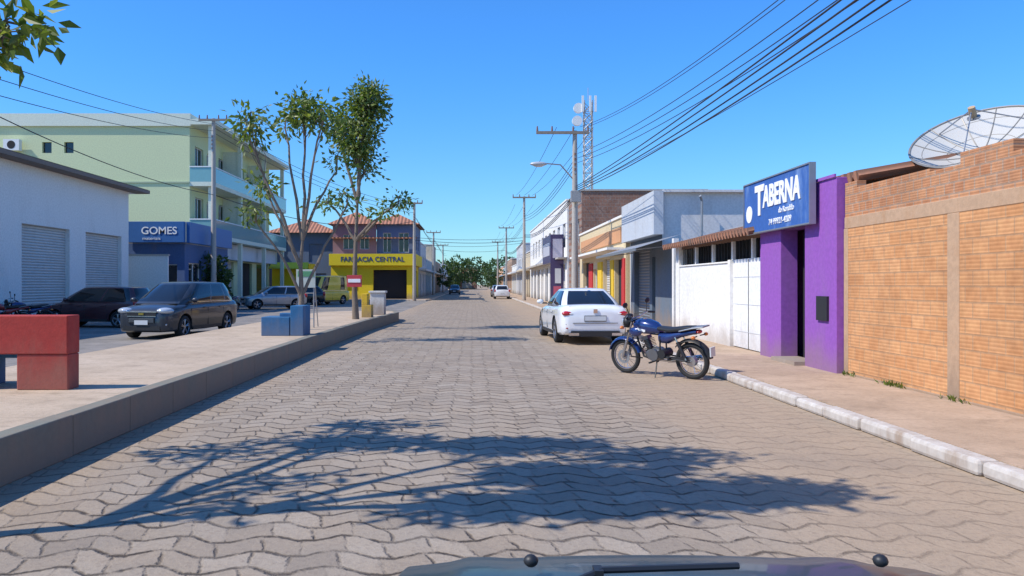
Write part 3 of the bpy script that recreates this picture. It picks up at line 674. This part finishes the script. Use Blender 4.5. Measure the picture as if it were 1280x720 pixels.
for zz,dx in ((27.8,-1.5),(25.9,-1.7)): a.rev((X0+dx,Y0-.8,zz),(0,1,0),[(0,0),(0,.75),(.5,.75),(.8,.3),(.8,0)],WHITE,20)
for dx in (-.9,.2,1.0): a.bx(X0+dx-.15,X0+dx+.15,Y0-1,Y0-.8,27.2,29.6,WHITE)
a.tube([(X0,Y0,29),(X0,Y0,31)],.05,TW,5); t.done()
def wires(name,segs):
    cu=bpy.data.curves.new(name,'CURVE'); cu.dimensions='3D'; cu.bevel_depth=1; cu.bevel_resolution=1
    cu.materials.append(WIRE)
    for A,B_,sag,r in segs:
        A=Vector(A);B_=Vector(B_); s=cu.splines.new('POLY'); n=24; s.points.add(n)
        for i in range(n+1):
            u=i/n; p=A.lerp(B_,u); p.z-=sag*4*u*(1-u); s.points[i].co=(*p,1); s.points[i].radius=r
    o=bpy.data.objects.new(name,cu); COL.objects.link(o)
S=[]
for k in range(3): S.append(((4.62,34.9,7.25-k*.2),(6.2+.15*k,-8,6.7-k*.12),.95,.010))
S.append(((5.0,34.9,8.4),(6.5,-8,7.4),1.2,.009)); S.append(((4.7,34.9,8.4),(6.3,-8,7.4),1.3,.009))
for k,(dx,dz,sg) in enumerate(((0,0,.42),(.05,-.04,.5),(.3,.1,.62),(.36,.02,.66))): S.append(((4.6,34.9,5.85-k*.08),(5.6+dx,-8,6.0+dz),sg,.015))
S.append(((4.6,34.9,5.7),(6.6,4,5.7),.25,.008))
for a,b in ((35,69),(69,105),(105,140)):
    for k in range(3): S.append(((4.6,a,7.2-k*.2),(4.6,b,7.4-k*.2),.5,.014)); S.append(((3.7+k*.8,a,8.4),(3.8+k*.7,b,9.2),.4,.012))
    for k in range(3): S.append(((4.6,a,5.7-k*.1),(4.6,b,5.8-k*.1),.6,.02))
for a,b in ((68,102),(102,135)):
    for k in range(4): S.append(((-4.9+.2*k,a,7.4-.3*k),(-4.9+.2*k,b,7.3-.3*k),.5,.015))
wires('power_line',S)
S=[((-4.9,68,5.3),(4.5,69,5.3),.25,.022),((-4.9,68,5.5),(4.5,69,5.55),.2,.018),((-4.9,68,5.0),(4.5,69,5.1),.3,.014),((-4.9,102,6),(4.5,105,6),.3,.02)]
for k in range(3): S.append(((-14.6,45.2,10.6-k*.4),(-13.0,12,7.2-k*.5),.5,.012))
S.append(((-14.6,45.2,6.6),(-15.5,22,7.4),.5,.018)); S.append(((-14.6,45.2,6.6),(-4.9,68,6.9),1.0,.022))
for k in range(3): S.append(((-14.6,45.2,10.7-k*.3),(-4.9,68,8.2-k*.3),.8,.014))
wires('telephone_cable',S)
# ------------------------------------------------------------ vehicles
def wheel(mb,c,side,r,wd,sp=5,rimm=ALU):
    c=Vector(c); ax=Vector((side,0,0))
    mb.rev(c,ax,[(-wd/2,r*.62),(-wd/2,r*.9),(-wd*.4,r*.98),(-wd*.25,r),(wd*.25,r),(wd*.4,r*.98),(wd/2,r*.9),(wd/2,r*.70),(wd*.42,r*.68)],RUBBER,32)
    mb.rev(c,ax,[(wd*.43,r*.69),(wd*.44,r*.63),(wd*.1,r*.6),(0,0.01)],BLACK,28)
    mb.rev(c,ax,[(wd*.44,r*.70),(wd*.47,r*.66),(wd*.40,r*.62)],rimm,28)
    mb.rev(c,ax,[(wd*.30,r*.16),(wd*.42,r*.13),(wd*.44,0.001)],rimm,14)
    for k in range(sp):
        a=2*math.pi*k/sp+.3
        for da in (-.13,.13):
            d=Vector((0,math.cos(a+da),math.sin(a+da))); d0=Vector((0,math.cos(a),math.sin(a)))
            mb.tube([c+ax*wd*.36+d0*r*.12,c+ax*wd*.38+d*r*.64],[r*.05,r*.055],rimm,5)
def car(name,loc,yaw,spec,paint):
    T=Matrix.Translation(loc)@Matrix.Rotation(yaw,4,'Z')
    th=Thing(name); st=spec['st']
    m=MB(); m.mi(paint); m.mi(DARK)
    def half(y,w,zb,zt):
        h=zt-zb
        return [(0,zb),(.6*w,zb),(.90*w,zb+.015),(.965*w,zb+.07*h+.02),(.985*w,zb+.28*h),(1.0*w,zb+.52*h),(.992*w,zb+.70*h),(.985*w,zb+.80*h),(.95*w,zb+.90*h),(.88*w,zb+.965*h),(.7*w,zb+h),(.4*w,zb+h+.012),(0,zb+h+.018)]
    dense=[]
    for a,b in zip(st,st[1:]):
        k=max(1,int(abs(b[0]-a[0])/.12))
        for i in range(k): u=i/k; dense.append(tuple(a[j]+(b[j]-a[j])*u for j in range(4)))
    dense.append(st[-1]); vs=[];fs=[]
    for s_ in dense:
        h=half(*s_); ring=h+[(-x,z) for x,z in h[-2:0:-1]]; n=len(ring); vs+=[(x,s_[0],z) for x,z in ring]
    for i in range(len(dense)-1):
        for k in range(n): fs.append((i*n+k,i*n+(k+1)%n,(i+1)*n+(k+1)%n,(i+1)*n+k))
    fs.append(tuple(range(n))); fs.append(tuple((len(dense)-1)*n+k for k in range(n))[::-1])
    m.add(vs,fs,paint,True)
    body=m.obj('body')
    bm=bmesh.new(); bm.from_mesh(body.data); bmesh.ops.recalc_face_normals(bm,faces=bm.faces); bm.to_mesh(body.data); bm.free()
    W=spec['w']; r=spec['r']
    cm=MB(); cm.mi(paint); cm.mi(DARK)
    for ya in (spec['ra'],spec['fa']):
        for sd in(-1,1):
            cm.tube([(sd*(W-.26),ya,r+.01),(sd*(W+.2),ya,r+.01)],r+.055,DARK,36)
    cut=cm.obj('cutter')
    bm=bmesh.new(); bm.from_mesh(cut.data); bmesh.ops.recalc_face_normals(bm,faces=bm.faces); bm.to_mesh(cut.data); bm.free()
    md=body.modifiers.new('b','BOOLEAN'); md.object=cut; md.operation='DIFFERENCE'; md.solver='EXACT'
    dg=bpy.context.evaluated_depsgraph_get(); dg.update()
    me=bpy.data.meshes.new_from_object(body.evaluated_get(dg)); body.modifiers.clear(); body.data=me
    bpy.data.objects.remove(cut); me.transform(T); me.set_sharp_from_angle(angle=rad(35)); th.extra.append(body)
    g=th.p('cabin'); g.T=T
    gb=spec['gb']; gt=spec['gt']
    bp=spec.get('bp',(.46,.50)); nb=len(bp)
    prm=[(0,0),(.45,.004),(.80,.02),(.965,.075),(1,.16)]+[(1,b) for b in bp]+[(1,.80),(.975,.90),(.83,.975),(.45,.997),(0,1)]
    ks=[]
    for i in range(len(prm)-1):
        if i in(0,1): ks.append('g')
        elif i==2: ks.append('p')
        elif i==3: ks.append('p' if spec.get('thickc') else 'g')
        elif i<4+nb: ks.append('p' if (i-4)%2==1 else 'g')
        elif i<6+nb: ks.append('g')
        elif i==6+nb: ks.append('p')
        else: ks.append('g')
    def ring(u):
        yr=gb[0]+(gt[0]-gb[0])*u; yf=gb[1]+(gt[1]-gb[1])*u; w=gb[2]+(gt[2]-gb[2])*(max(u,0)**1.15); z=gb[3]+(gt[3]-gb[3])*u
        bulge=.05*math.sin(math.pi*max(u,0))
        yr-=bulge*.8; yf+=bulge*.8; w+=bulge*.3
        h=[(x*w,yr+(yf-yr)*t_,z) for x,t_ in prm]
        return h+[(-x,yy_,zz_) for x,yy_,zz_ in h[-2:0:-1]]
    lv=[-.12,.05,.25,.5,.75,.93,1.0]; R0=[ring(u) for u in lv]
    kk=ks+ks[::-1]; n=len(R0[0]); vs=[v for R_ in R0 for v in R_]; fs=[];ms=[]
    for i in range(len(lv)-1):
        for k in range(n):
            fs.append((i*n+k,i*n+(k+1)%n,(i+1)*n+(k+1)%n,(i+1)*n+k))
            ms.append(paint if (i==0 or i==len(lv)-2 or kk[k]=='p') else CARGLASS)
    g.add(vs,fs,ms,True)
    top=R0[-1]; cy=(gt[0]+gt[1])/2; vs=[];fs=[]
    for q,dz in((1,0),(.93,.02),(.75,.036),(.45,.05),(.15,.055)): vs+=[(x*q,cy+(yy_-cy)*q,z+dz) for x,yy_,z in top]
    for i in range(4):
        for k in range(n): fs.append((i*n+k,i*n+(k+1)%n,(i+1)*n+(k+1)%n,(i+1)*n+k))
    fs.append(tuple(4*n+k for k in range(n))); g.add(vs,fs,paint,True)
    for nm,ya,sd in (('rear_wheel_l',spec['ra'],-1),('rear_wheel_r',spec['ra'],1),('front_wheel_l',spec['fa'],-1),('front_wheel_r',spec['fa'],1)):
        a=th.p(nm); a.T=T; wheel(a,(sd*(W-.12),ya,r),sd,r,.21,rimm=spec.get('rim',ALU))
    d=th.p('trim'); d.T=T
    for sd in(-1,1):
        zb=spec['zs']
        for ys in spec['seams']: d.box((sd*(W*.985),ys,zb+.30),(.022,.012,.5),BLACK)
        for ys in spec['handles']: d.box((sd*(W*.992+.006),ys,gb[3]-.16),(.03,.17,.028),spec.get('hm',paint))
        d.bx(sd*(W*.93),sd*(W*.985),spec['ra']+r+.1,spec['fa']-r-.1,zb-.06,zb+.03,BLACK)
        mz=gb[3]+.07; my=gb[1]-.42
        d.ell((sd*(W+.10),my,mz),(.10,.07,.07),paint,12,8); d.box((sd*(W-.02),my,mz-.04),(.14,.05,.04),BLACK)
        d.box((sd*(gb[2]+.018),(gb[0]+gb[1])/2,gb[3]+.012),(.02,(gb[1]-gb[0])*.72,.02),spec.get('belt',CHROME))
    for f in spec['detail']: f(d,W,paint)
    th.done(loc)
def sedan_rear(d,W,paint):
    for s in(-1,1):
        d.ell((s*.62,-2.245,.80),(.235,.115,.085),LRED,16,10,Matrix.Rotation(s*-.28,3,'Z'))
        d.ell((s*.60,-2.31,.80),(.12,.06,.03),WHITE,12,8,Matrix.Rotation(s*-.22,3,'Z'))
        d.bx(s*.42,s*.68,-2.385,-2.30,.245,.31,CHROME)
        d.box((s*.66,-2.325,.43),(.18,.02,.03),LRED,Matrix.Rotation(s*-.35,3,'Z'))
    d.bx(-.27,.27,-2.388,-2.35,.62,.735,PLATE); d.bx(-.28,.28,-2.375,-2.34,.60,.75,BLACK)
    d.bx(-.62,.62,-2.375,-2.2,.22,.36,BLACK); d.box((0,-2.375,.865),(.1,.02,.1),CHROME)
    d.box((0,-2.37,.56),(1.15,.012,.012),BLACK); d.box((0,-2.33,.53),(1.5,.02,.012),BLACK)
    d.box((0,-2.215,.985),(1.3,.05,.02),paint)
    d.box((0,-1.1,1.47),(.03,.1,.05),paint)
sedan=dict(w=.905,r=.335,ra=-1.31,fa=1.53,zs=.28,st=[(-2.36,.66,.40,.82),(-2.34,.74,.34,.90),(-2.27,.81,.28,.975),(-2.12,.86,.24,1.01),(-1.85,.89,.22,1.02),(-1.4,.905,.2,1.0),(-.6,.905,.2,.965),(.3,.905,.2,.95),(1.0,.905,.2,.935),(1.3,.90,.2,.91),(1.7,.885,.2,.85),(2.05,.84,.2,.78),(2.22,.77,.22,.72),(2.33,.65,.27,.63),(2.36,.5,.33,.53)],
 gb=(-1.95,1.12,.80,.97),gt=(-1.0,.22,.57,1.395),bp=(.50,.53),seams=(-.95,.05,1.05),handles=(-.75,.25),detail=[sedan_rear])
PW=plain('car_white',(.82,.83,.84),.25,0,.5,1)
car('parked_car',(3.02,22.6,0),rad(2.5),sedan,PW)
def mpv_front(d,W,paint):
    for s in(-1,1):
        d.ell((s*.60,1.985,.80),(.24,.20,.10),LCLR,16,10,Matrix.Rotation(s*-.45,3,'Z'))
        d.ell((s*.47,2.09,.79),(.07,.08,.06),CHROME,12,8)
        d.ell((s*.62,2.07,.42),(.09,.06,.06),LCLR,12,8)
        d.box((s*.62,2.07,.42),(.26,.05,.15),BLACK,Matrix.Rotation(s*-.5,3,'Z'))
    d.box((0,2.155,.71),(.86,.06,.09),BLACK); d.box((0,2.165,.775),(.9,.05,.022),CHROME); d.box((0,2.17,.655),(.86,.05,.018),CHROME)
    d.box((0,2.17,.54),(.78,.06,.15),BLACK); d.box((0,2.16,.32),(1.1,.05,.12),BLACK)
    for k in range(4): d.box((0,2.205,.50+k*.03),(.74,.01,.008),STEEL)
    d.bx(-.2,.2,2.205,2.215,.42,.545,PLATE); d.box((0,2.20,.72),(.15,.02,.055),plain('badge_gold',(.5,.35,.08),.3,.8))
    for s in (-1,1): d.tube([(s*.1,1.38,.99),(s*.62,1.20,1.06)],.01,BLACK,5)
    d.box((0,1.42,.985),(1.3,.12,.02),BLACK)
mpv=dict(w=.87,r=.325,ra=-1.30,fa=1.33,zs=.3,st=[(-2.16,.70,.38,.98),(-2.12,.78,.32,1.03),(-1.95,.85,.24,1.05),(-1.5,.87,.22,1.05),(0,.87,.2,1.02),(1.0,.87,.2,1.0),(1.4,.865,.2,.97),(1.75,.84,.2,.92),(2.0,.77,.2,.85),(2.12,.68,.24,.79),(2.17,.55,.28,.72)],
 gb=(-2.05,1.42,.80,1.02),gt=(-1.7,.40,.61,1.58),bp=(.22,.25,.50,.53),seams=(-1.0,.0,1.0),handles=(-.8,.2),detail=[mpv_front])
PG=plain('car_graphite',(.04,.045,.055),.35,.2,.4,.6)
car('parked_car',(-8.85,24.4,-.004),rad(180-9),mpv,PG)
def gen_both(d,W,paint):
    L2=1.93
    for s in(-1,1):
        d.ell((s*.58,L2-.17,.70),(.22,.17,.08),LCLR,14,8,Matrix.Rotation(s*-.4,3,'Z'))
        d.ell((s*.72,-L2+.08,.85),(.09,.1,.16),LRED,12,8)
    d.box((0,L2-.0,.62),(.7,.05,.08),BLACK); d.box((0,L2-.02,.36),(1.0,.05,.12),BLACK); d.bx(-.2,.2,L2,L2+.03,.42,.54,PLATE); d.bx(-.2,.2,-L2-.02,-L2+.02,.55,.67,PLATE)
hatch=dict(w=.83,r=.30,ra=-1.22,fa=1.22,zs=.28,st=[(-1.93,.66,.36,.90),(-1.89,.75,.3,.95),(-1.7,.81,.24,.96),(-1.2,.83,.2,.95),(0,.83,.2,.93),(.9,.83,.2,.91),(1.2,.825,.2,.88),(1.55,.79,.2,.82),(1.8,.70,.22,.75),(1.92,.58,.28,.66)],
 gb=(-1.85,1.12,.75,.93),gt=(-1.45,.30,.58,1.38),bp=(.44,.47),seams=(-.8,.05,.95),handles=(-.65,.25),detail=[gen_both],belt=BLACK)
wagon=dict(hatch); wagon['gt']=(-1.65,.3,.60,1.42)
PM=plain('car_maroon',(.075,.02,.025),.35,.2,.5,.8)
car('parked_car',(-13.6,29.2,-.004),rad(90-8),wagon,PM)
PS=plain('car_silver',(.35,.37,.39),.3,.6,.5,1)
car('parked_car',(-12.4,50,-.004),rad(120),hatch,PS)
car('parked_car',(-13.2,37.5,-.004),rad(176),hatch,PG)
car('parked_car',(-12.6,58,-.004),rad(100),hatch,plain('car_black',(.02,.02,.022),.3,.3,.5,1))
car('parked_car',(3.1,97,0),0,hatch,PS); car('parked_car',(3.1,84,0),0,hatch,PW); car('parked_car',(-2.6,120,0),rad(180),hatch,PG)
van=dict(mpv); van.update(gb=(-2.1,1.7,.82,1.05),gt=(-2.0,1.0,.72,2.15),thickc=True,bp=(.3,.7),detail=[],r=.33)
car('delivery_van',(-11.3,61,-.004),rad(150),van,plain('van_yellow',(.75,.55,.03),.35,0,.5,1))
# ---- motorcycle
def moto(loc,yaw,lean,color,name='motorcycle'):
    T=Matrix.Translation(loc)@Matrix.Rotation(yaw,4,'Z')@Matrix.Rotation(lean,4,'Y')
    t=Thing(name)
    def P(n,bev=0): a=t.p(n,bev); a.T=T; return a
    for nm,ya in(('front_wheel',.66),('rear_wheel',-.64)):
        a=P(nm); c=(0,ya,.30)
        a.torus(c,(1,0,0),.262,.043 if ya<0 else .038,RUBBER,36,8); a.torus(c,(1,0,0),.222,.014,CHROME,32,6,1.6)
        a.tube([(-.05,ya,.3),(.05,ya,.3)],.05,ALU,14); a.tube([(-.085,ya,.3),(.085,ya,.3)],.012,STEEL,8)
        if ya<0: a.tube([(-.055,ya,.3),(.03,ya,.3)],.085,ALU,18)
        else: a.rev((-.06,ya,.3),(1,0,0),[(0,.07),(0,.12),(.005,.12),(.005,.07)],STEEL,24)
        for k in range(18):
            an=2*math.pi*k/18; s=(.03 if k%2 else -.03)
            a.tube([(s,ya+.04*math.cos(an+.4),.3+.04*math.sin(an+.4)),(0,ya+.22*math.cos(an),.3+.22*math.sin(an))],.0035,CHROME,3,False)
    a=P('fork')
    for s in(-1,1):
        a.tube([(s*.09,.66,.30),(s*.09,.55,.58)],.026,ALU,10); a.tube([(s*.09,.55,.58),(s*.09,.41,.95)],.019,CHROME,10)
    a.bx(-.12,.12,.40,.47,.92,.95,BLACK); a.bx(-.12,.12,.44,.51,.74,.78,BLACK)
    def fender(mb,ya,R_,w,a0,a1,mat):
        vs=[];fs=[];n=14
        for i in range(n+1):
            an=a0+(a1-a0)*i/n
            for s,dr in((-1,-.03),(-.6,.0),(0,.012),(.6,0),(1,-.03)): vs.append((s*w/2,ya+(R_+dr)*math.cos(an),.30+(R_+dr)*math.sin(an)))
        for i in range(n):
            for k in range(4): fs.append((i*5+k,i*5+k+1,(i+1)*5+k+1,(i+1)*5+k))
        mb.add(vs,fs,mat,True)
    a=P('fenders'); fender(a,.66,.335,.12,rad(15),rad(165),color); fender(a,-.64,.36,.15,rad(40),rad(170),BLACK)
    a.bx(-.07,.07,-1.02,-1.0,.40,.55,PLATE)
    a=P('headlamp'); a.ell((0,.56,.90),(.10,.09,.10),BLACK); a.ell((0,.60,.90),(.085,.07,.085),LCLR)
    a.ell((0,.53,1.0),(.11,.05,.05),BLACK)
    for s in(-1,1): a.tube([(s*.08,.54,.84),(s*.2,.54,.84)],.01,BLACK,6); a.ell((s*.22,.54,.84),(.045,.035,.03),LORG,10,6); a.ell((s*.2,-.80,.72),(.045,.035,.03),LORG,10,6); a.tube([(s*.05,-.78,.72),(s*.2,-.8,.72)],.01,BLACK,6)
    a=P('handlebar'); a.tube([(-.37,.27,1.03),(-.24,.33,1.05),(-.12,.40,.98),(.12,.40,.98),(.24,.33,1.05),(.37,.27,1.03)],.012,CHROME,8)
    for s in(-1,1):
        a.tube([(s*.26,.32,1.05),(s*.38,.265,1.03)],.02,BLACK,8); a.tube([(s*.25,.38,1.05),(s*.37,.34,1.03)],.007,STEEL,5)
        a.tube([(s*.25,.34,1.05),(s*.30,.36,1.2)],.009,BLACK,6); a.ell((s*.33,.36,1.24),(.075,.015,.045),BLACK,12,8)
    a.tube([(-.24,.36,1.05),(-.18,.52,1.0),(-.1,.55,.8),(-.1,.6,.5)],.005,BLACK,4); a.tube([(.24,.36,1.05),(.16,.54,1.02),(.05,.45,.85)],.005,BLACK,4)
    def loft(mb,secs,mat,n=16):
        vs=[];fs=[]
        for (y,z,w,h,e) in secs:
            for k in range(n):
                an=2*math.pi*k/n; cx,sx=math.cos(an),math.sin(an)
                vs.append((w*math.copysign(abs(cx)**e,cx),y,z+h*math.copysign(abs(sx)**e,sx)))
        for i in range(len(secs)-1):
            for k in range(n): fs.append((i*n+k,i*n+(k+1)%n,(i+1)*n+(k+1)%n,(i+1)*n+k))
        fs.append(tuple(range(n))); fs.append(tuple((len(secs)-1)*n+k for k in range(n)))
        mb.add(vs,fs,mat,True)
    a=P('fuel_tank'); loft(a,[(.41,.86,.05,.05,.8),(.38,.855,.11,.09,.8),(.28,.85,.15,.125,.8),(.12,.84,.155,.125,.8),(-.02,.815,.12,.10,.8),(-.1,.79,.08,.06,.8)],color)
    a.tube([(0,.22,.965),(0,.22,.985)],.035,CHROME,12)
    for s in(-1,1): a.box((s*.15,.2,.80),(.02,.16,.035),WHITE,Matrix.Rotation(.2,3,'X')); a.ell((s*.13,.33,.76),(.05,.13,.08),color,12,8)
    a=P('seat'); loft(a,[(-.02,.82,.05,.02,.7),(-.08,.82,.10,.035,.7),(-.3,.80,.125,.04,.7),(-.55,.83,.125,.045,.7),(-.72,.85,.09,.035,.7),(-.76,.85,.05,.02,.7)],BLACK)
    a=P('tail_cover'); loft(a,[(-.08,.66,.09,.09,.8),(-.25,.67,.125,.10,.8),(-.5,.74,.12,.05,.8),(-.78,.79,.075,.035,.8)],color); a.ell((0,-.80,.79),(.07,.04,.035),LRED,12,8)
    a=P('grab_rail'); a.tube([(-.12,-.5,.80),(-.14,-.75,.86),(-.1,-.92,.88),(.1,-.92,.88),(.14,-.75,.86),(.12,-.5,.80)],.012,STEEL,8); a.bx(-.1,.1,-.9,-.72,.865,.875,STEEL)
    DALU=plain('engine_metal',(.2,.2,.21),.4,.7)
    a=P('engine'); a.ell((0,.04,.38),(.13,.2,.12),DALU,16,10); a.tube([(-.14,.02,.38),(.14,.02,.38)],.10,DALU,18); a.tube([(-.13,-.14,.40),(.13,-.14,.40)],.075,BLACK,16)
    ax=Vector((0,.35,1)).normalized()
    for k in range(7):
        c=Vector((0,.14,.46))+ax*k*.026; a.box(c,(.17,.17,.012),BLACK,Matrix.Rotation(-.34,3,'X'))
    a.box(Vector((0,.14,.46))+ax*.20,(.13,.13,.06),DALU,Matrix.Rotation(-.34,3,'X')); a.tube([(0,.14,.45),(0,.21,.64)],.055,DALU,12)
    a=P('frame')
    a.tube([(0,.42,.90),(0,.38,.6),(0,.28,.32),(0,.0,.25)],.018,BLACK,8); a.tube([(0,.42,.86),(0,.1,.72),(0,-.2,.70),(0,-.75,.76)],.02,BLACK,8)
    for s in(-1,1):
        a.tube([(s*.09,-.12,.70),(s*.10,-.1,.36),(s*.1,-.64,.30)],.016,BLACK,8); a.tube([(s*.12,-.60,.33),(s*.12,-.42,.70)],.016,CHROME,8); a.tube([(s*.12,-.585,.36),(s*.12,-.46,.62)],.03,BLACK,10)
        a.tube([(s*.06,.02,.27),(s*.25,.02,.27)],.016,BLACK,8); a.tube([(s*.08,-.3,.34),(s*.22,-.32,.36)],.014,BLACK,8)
        a.tube([(s*.05,.36,.58),(s*.24,.40,.52),(s*.26,.36,.36),(s*.05,.28,.30)],.012,BLACK,8)
    a.bx(-.11,-.095,-.62,-.1,.33,.37,BLACK)
    a=P('exhaust'); a.tube([(.04,.24,.55),(.08,.36,.42),(.12,.26,.26),(.13,-.1,.24)],.02,CHROME,8); a.tube([(.13,-.1,.24),(.15,-.3,.27),(.16,-.85,.36)],[.03,.045,.042],CHROME,12)
    a=P('kickstand'); a.tube([(-.08,-.02,.26),(-.26,-.08,.02)],.012,BLACK,6)
    t.done(loc)
MB_=plain('moto_blue',(.015,.035,.15),.25,.2,.5,1); MR=plain('moto_red',(.3,.02,.02),.3,0,.5,1)
def place(rear,front):
    d=Vector(front)-Vector(rear); c=(Vector(front)+Vector(rear))/2; return (c.x,c.y,.002 if c.x>-4 else -.002), math.atan2(-d.x,d.y)
l,yw=place((3.62,13.0),(2.70,13.95)); moto(l,yw,rad(-7),MB_)
l,yw=place((-14.9,26.6),(-15.9,25.6)); moto(l,yw,rad(-7),MR)
l,yw=place((-14.5,27.2),(-15.5,26.3)); moto(l,yw,rad(-7),MB_)
l,yw=place((-13.0,43.5),(-13.9,42.7)); moto(l,yw,rad(-7),MB_)
l,yw=place((4.6,30.5),(3.7,31.2)); moto(l,yw,rad(-7),MR)
# ------------------------------------------------------------ median furniture
RB=stucco('bench_red',(.40,.04,.03),.35,(.3,.12,.08),scale=3,base_z=.33,grime=.4); BB=stucco('bench_blue',(.02,.13,.28),.3,(.2,.25,.3),scale=3,base_z=.33,grime=.3)
YB=stucco('bench_yellow',(.7,.45,.03),.3,scale=3,base_z=.33); WB=stucco('bench_white',(.6,.58,.54),.3,scale=3,base_z=.33)
x,y,h=-4.55,9.0,.84
t=Thing('concrete_bench'); a=t.p('backrest_block',.012); a.bx(x-1.5,x,y,y+.28,MH+h*.48,MH+h,RB)
a=t.p('legs',.012); a.bx(x-.58,x,y+.01,y+.27,MH,MH+h*.478,RB); a.bx(x-1.48,x-1.0,y+.01,y+.27,MH,MH+h*.478,BB)
a=t.p('seat',.012); a.bx(x-1.5,x-.7,y+.285,y+.75,MH+h*.4,MH+h*.47,BB); a.bx(x-1.4,x-1.1,y+.45,y+.7,MH,MH+h*.398,BB)
t.done()
t=Thing('concrete_bench'); a=t.p('base',.012); a.bx(-4.85,-4.2,18.4,19.2,MH,.79,BB); a=t.p('backrest',.012); a.bx(-4.18,-3.88,18.4,19.2,MH,1.05,BB); a.bx(-4.5,-4.19,18.7,19.0,.792,.87,BB); t.done()
t=Thing('concrete_bench'); a=t.p('base',.012); a.bx(-3.95,-3.6,28.6,29.2,MH,.8,YB); a=t.p('backrest',.012); a.bx(-3.95,-3.75,28.62,29.18,.802,1.2,YB); t.done()
t=Thing('concrete_planter'); a=t.p('pot',.015); a.bx(-3.95,-3.4,31,31.6,MH,1.2,WB); a.bx(-4.0,-3.35,30.95,31.65,1.2,1.28,WB); t.done()
t=Thing('notice_stand'); a=t.p('frame')
for dx in(0,.42): a.tube([(-4.75+dx,21.9,MH),(-4.75+dx,21.9,1.9)],.02,STEEL,6); a.tube([(-4.75+dx,22.0,1.7),(-4.75+dx,22.5,MH)],.015,STEEL,6)
for z in (.6,.95,1.3): a.tube([(-4.75,21.9,z),(-4.33,21.9,z)],.015,STEEL,6)
a=t.p('panel',.005); a.bx(-4.8,-4.28,21.85,21.88,1.45,1.95,plain('notice_panel',(.5,.55,.5))); a.bx(-4.76,-4.32,21.84,21.848,1.75,1.9,plain('notice_green',(.1,.3,.15))); t.done()
t=Thing('shop_sign'); a=t.p('board',.005); a.bx(-4.22,-3.72,26.98,27.02,1.45,1.85,plain('sign_red',(.5,.05,.06))); a.bx(-4.18,-3.76,26.965,26.978,1.6,1.72,WHITESIGN); t.done()
# ------------------------------------------------------------ own car bonnet
t=Thing('car_bonnet'); HB=plain('bonnet_paint',(.035,.05,.05),.38,.1,.4,.25)
a=t.p('bonnet'); vs=[];fs=[];nx,ny=28,22
for j in range(ny+1):
    v=j/ny; yy=1.0+v*1.45
    for i in range(nx+1):
        u=i/nx*2-1; x=.50+u*(.84-.06*v)
        z=.872-.045*abs(u)**2.2-.25*max(0,abs(u)-.88)/.12*.5 -.16*max(0,(v-.5)/.5)**2 -.03*max(0,(.35-v)/.35) +.012*math.exp(-((abs(u)-.62)/.07)**2)
        vs.append((x,yy,z))
for j in range(ny):
    for i in range(nx): k=j*(nx+1)+i; fs.append((k,k+1,k+nx+2,k+nx+1))
a.add(vs,fs,HB,True)
a=t.p('wiper'); a.tube([(.10,1.72,.86),(.30,1.84,.892),(.62,1.86,.895)],.008,BLACK,6); a.bx(.28,.30,1.82,1.86,.866,.897,BLACK)
a=t.p('washer_nozzles')
for x in (.14,.97): a.ell((x,1.9,.893),(.018,.018,.015),BLACK,10,6)
t.done()
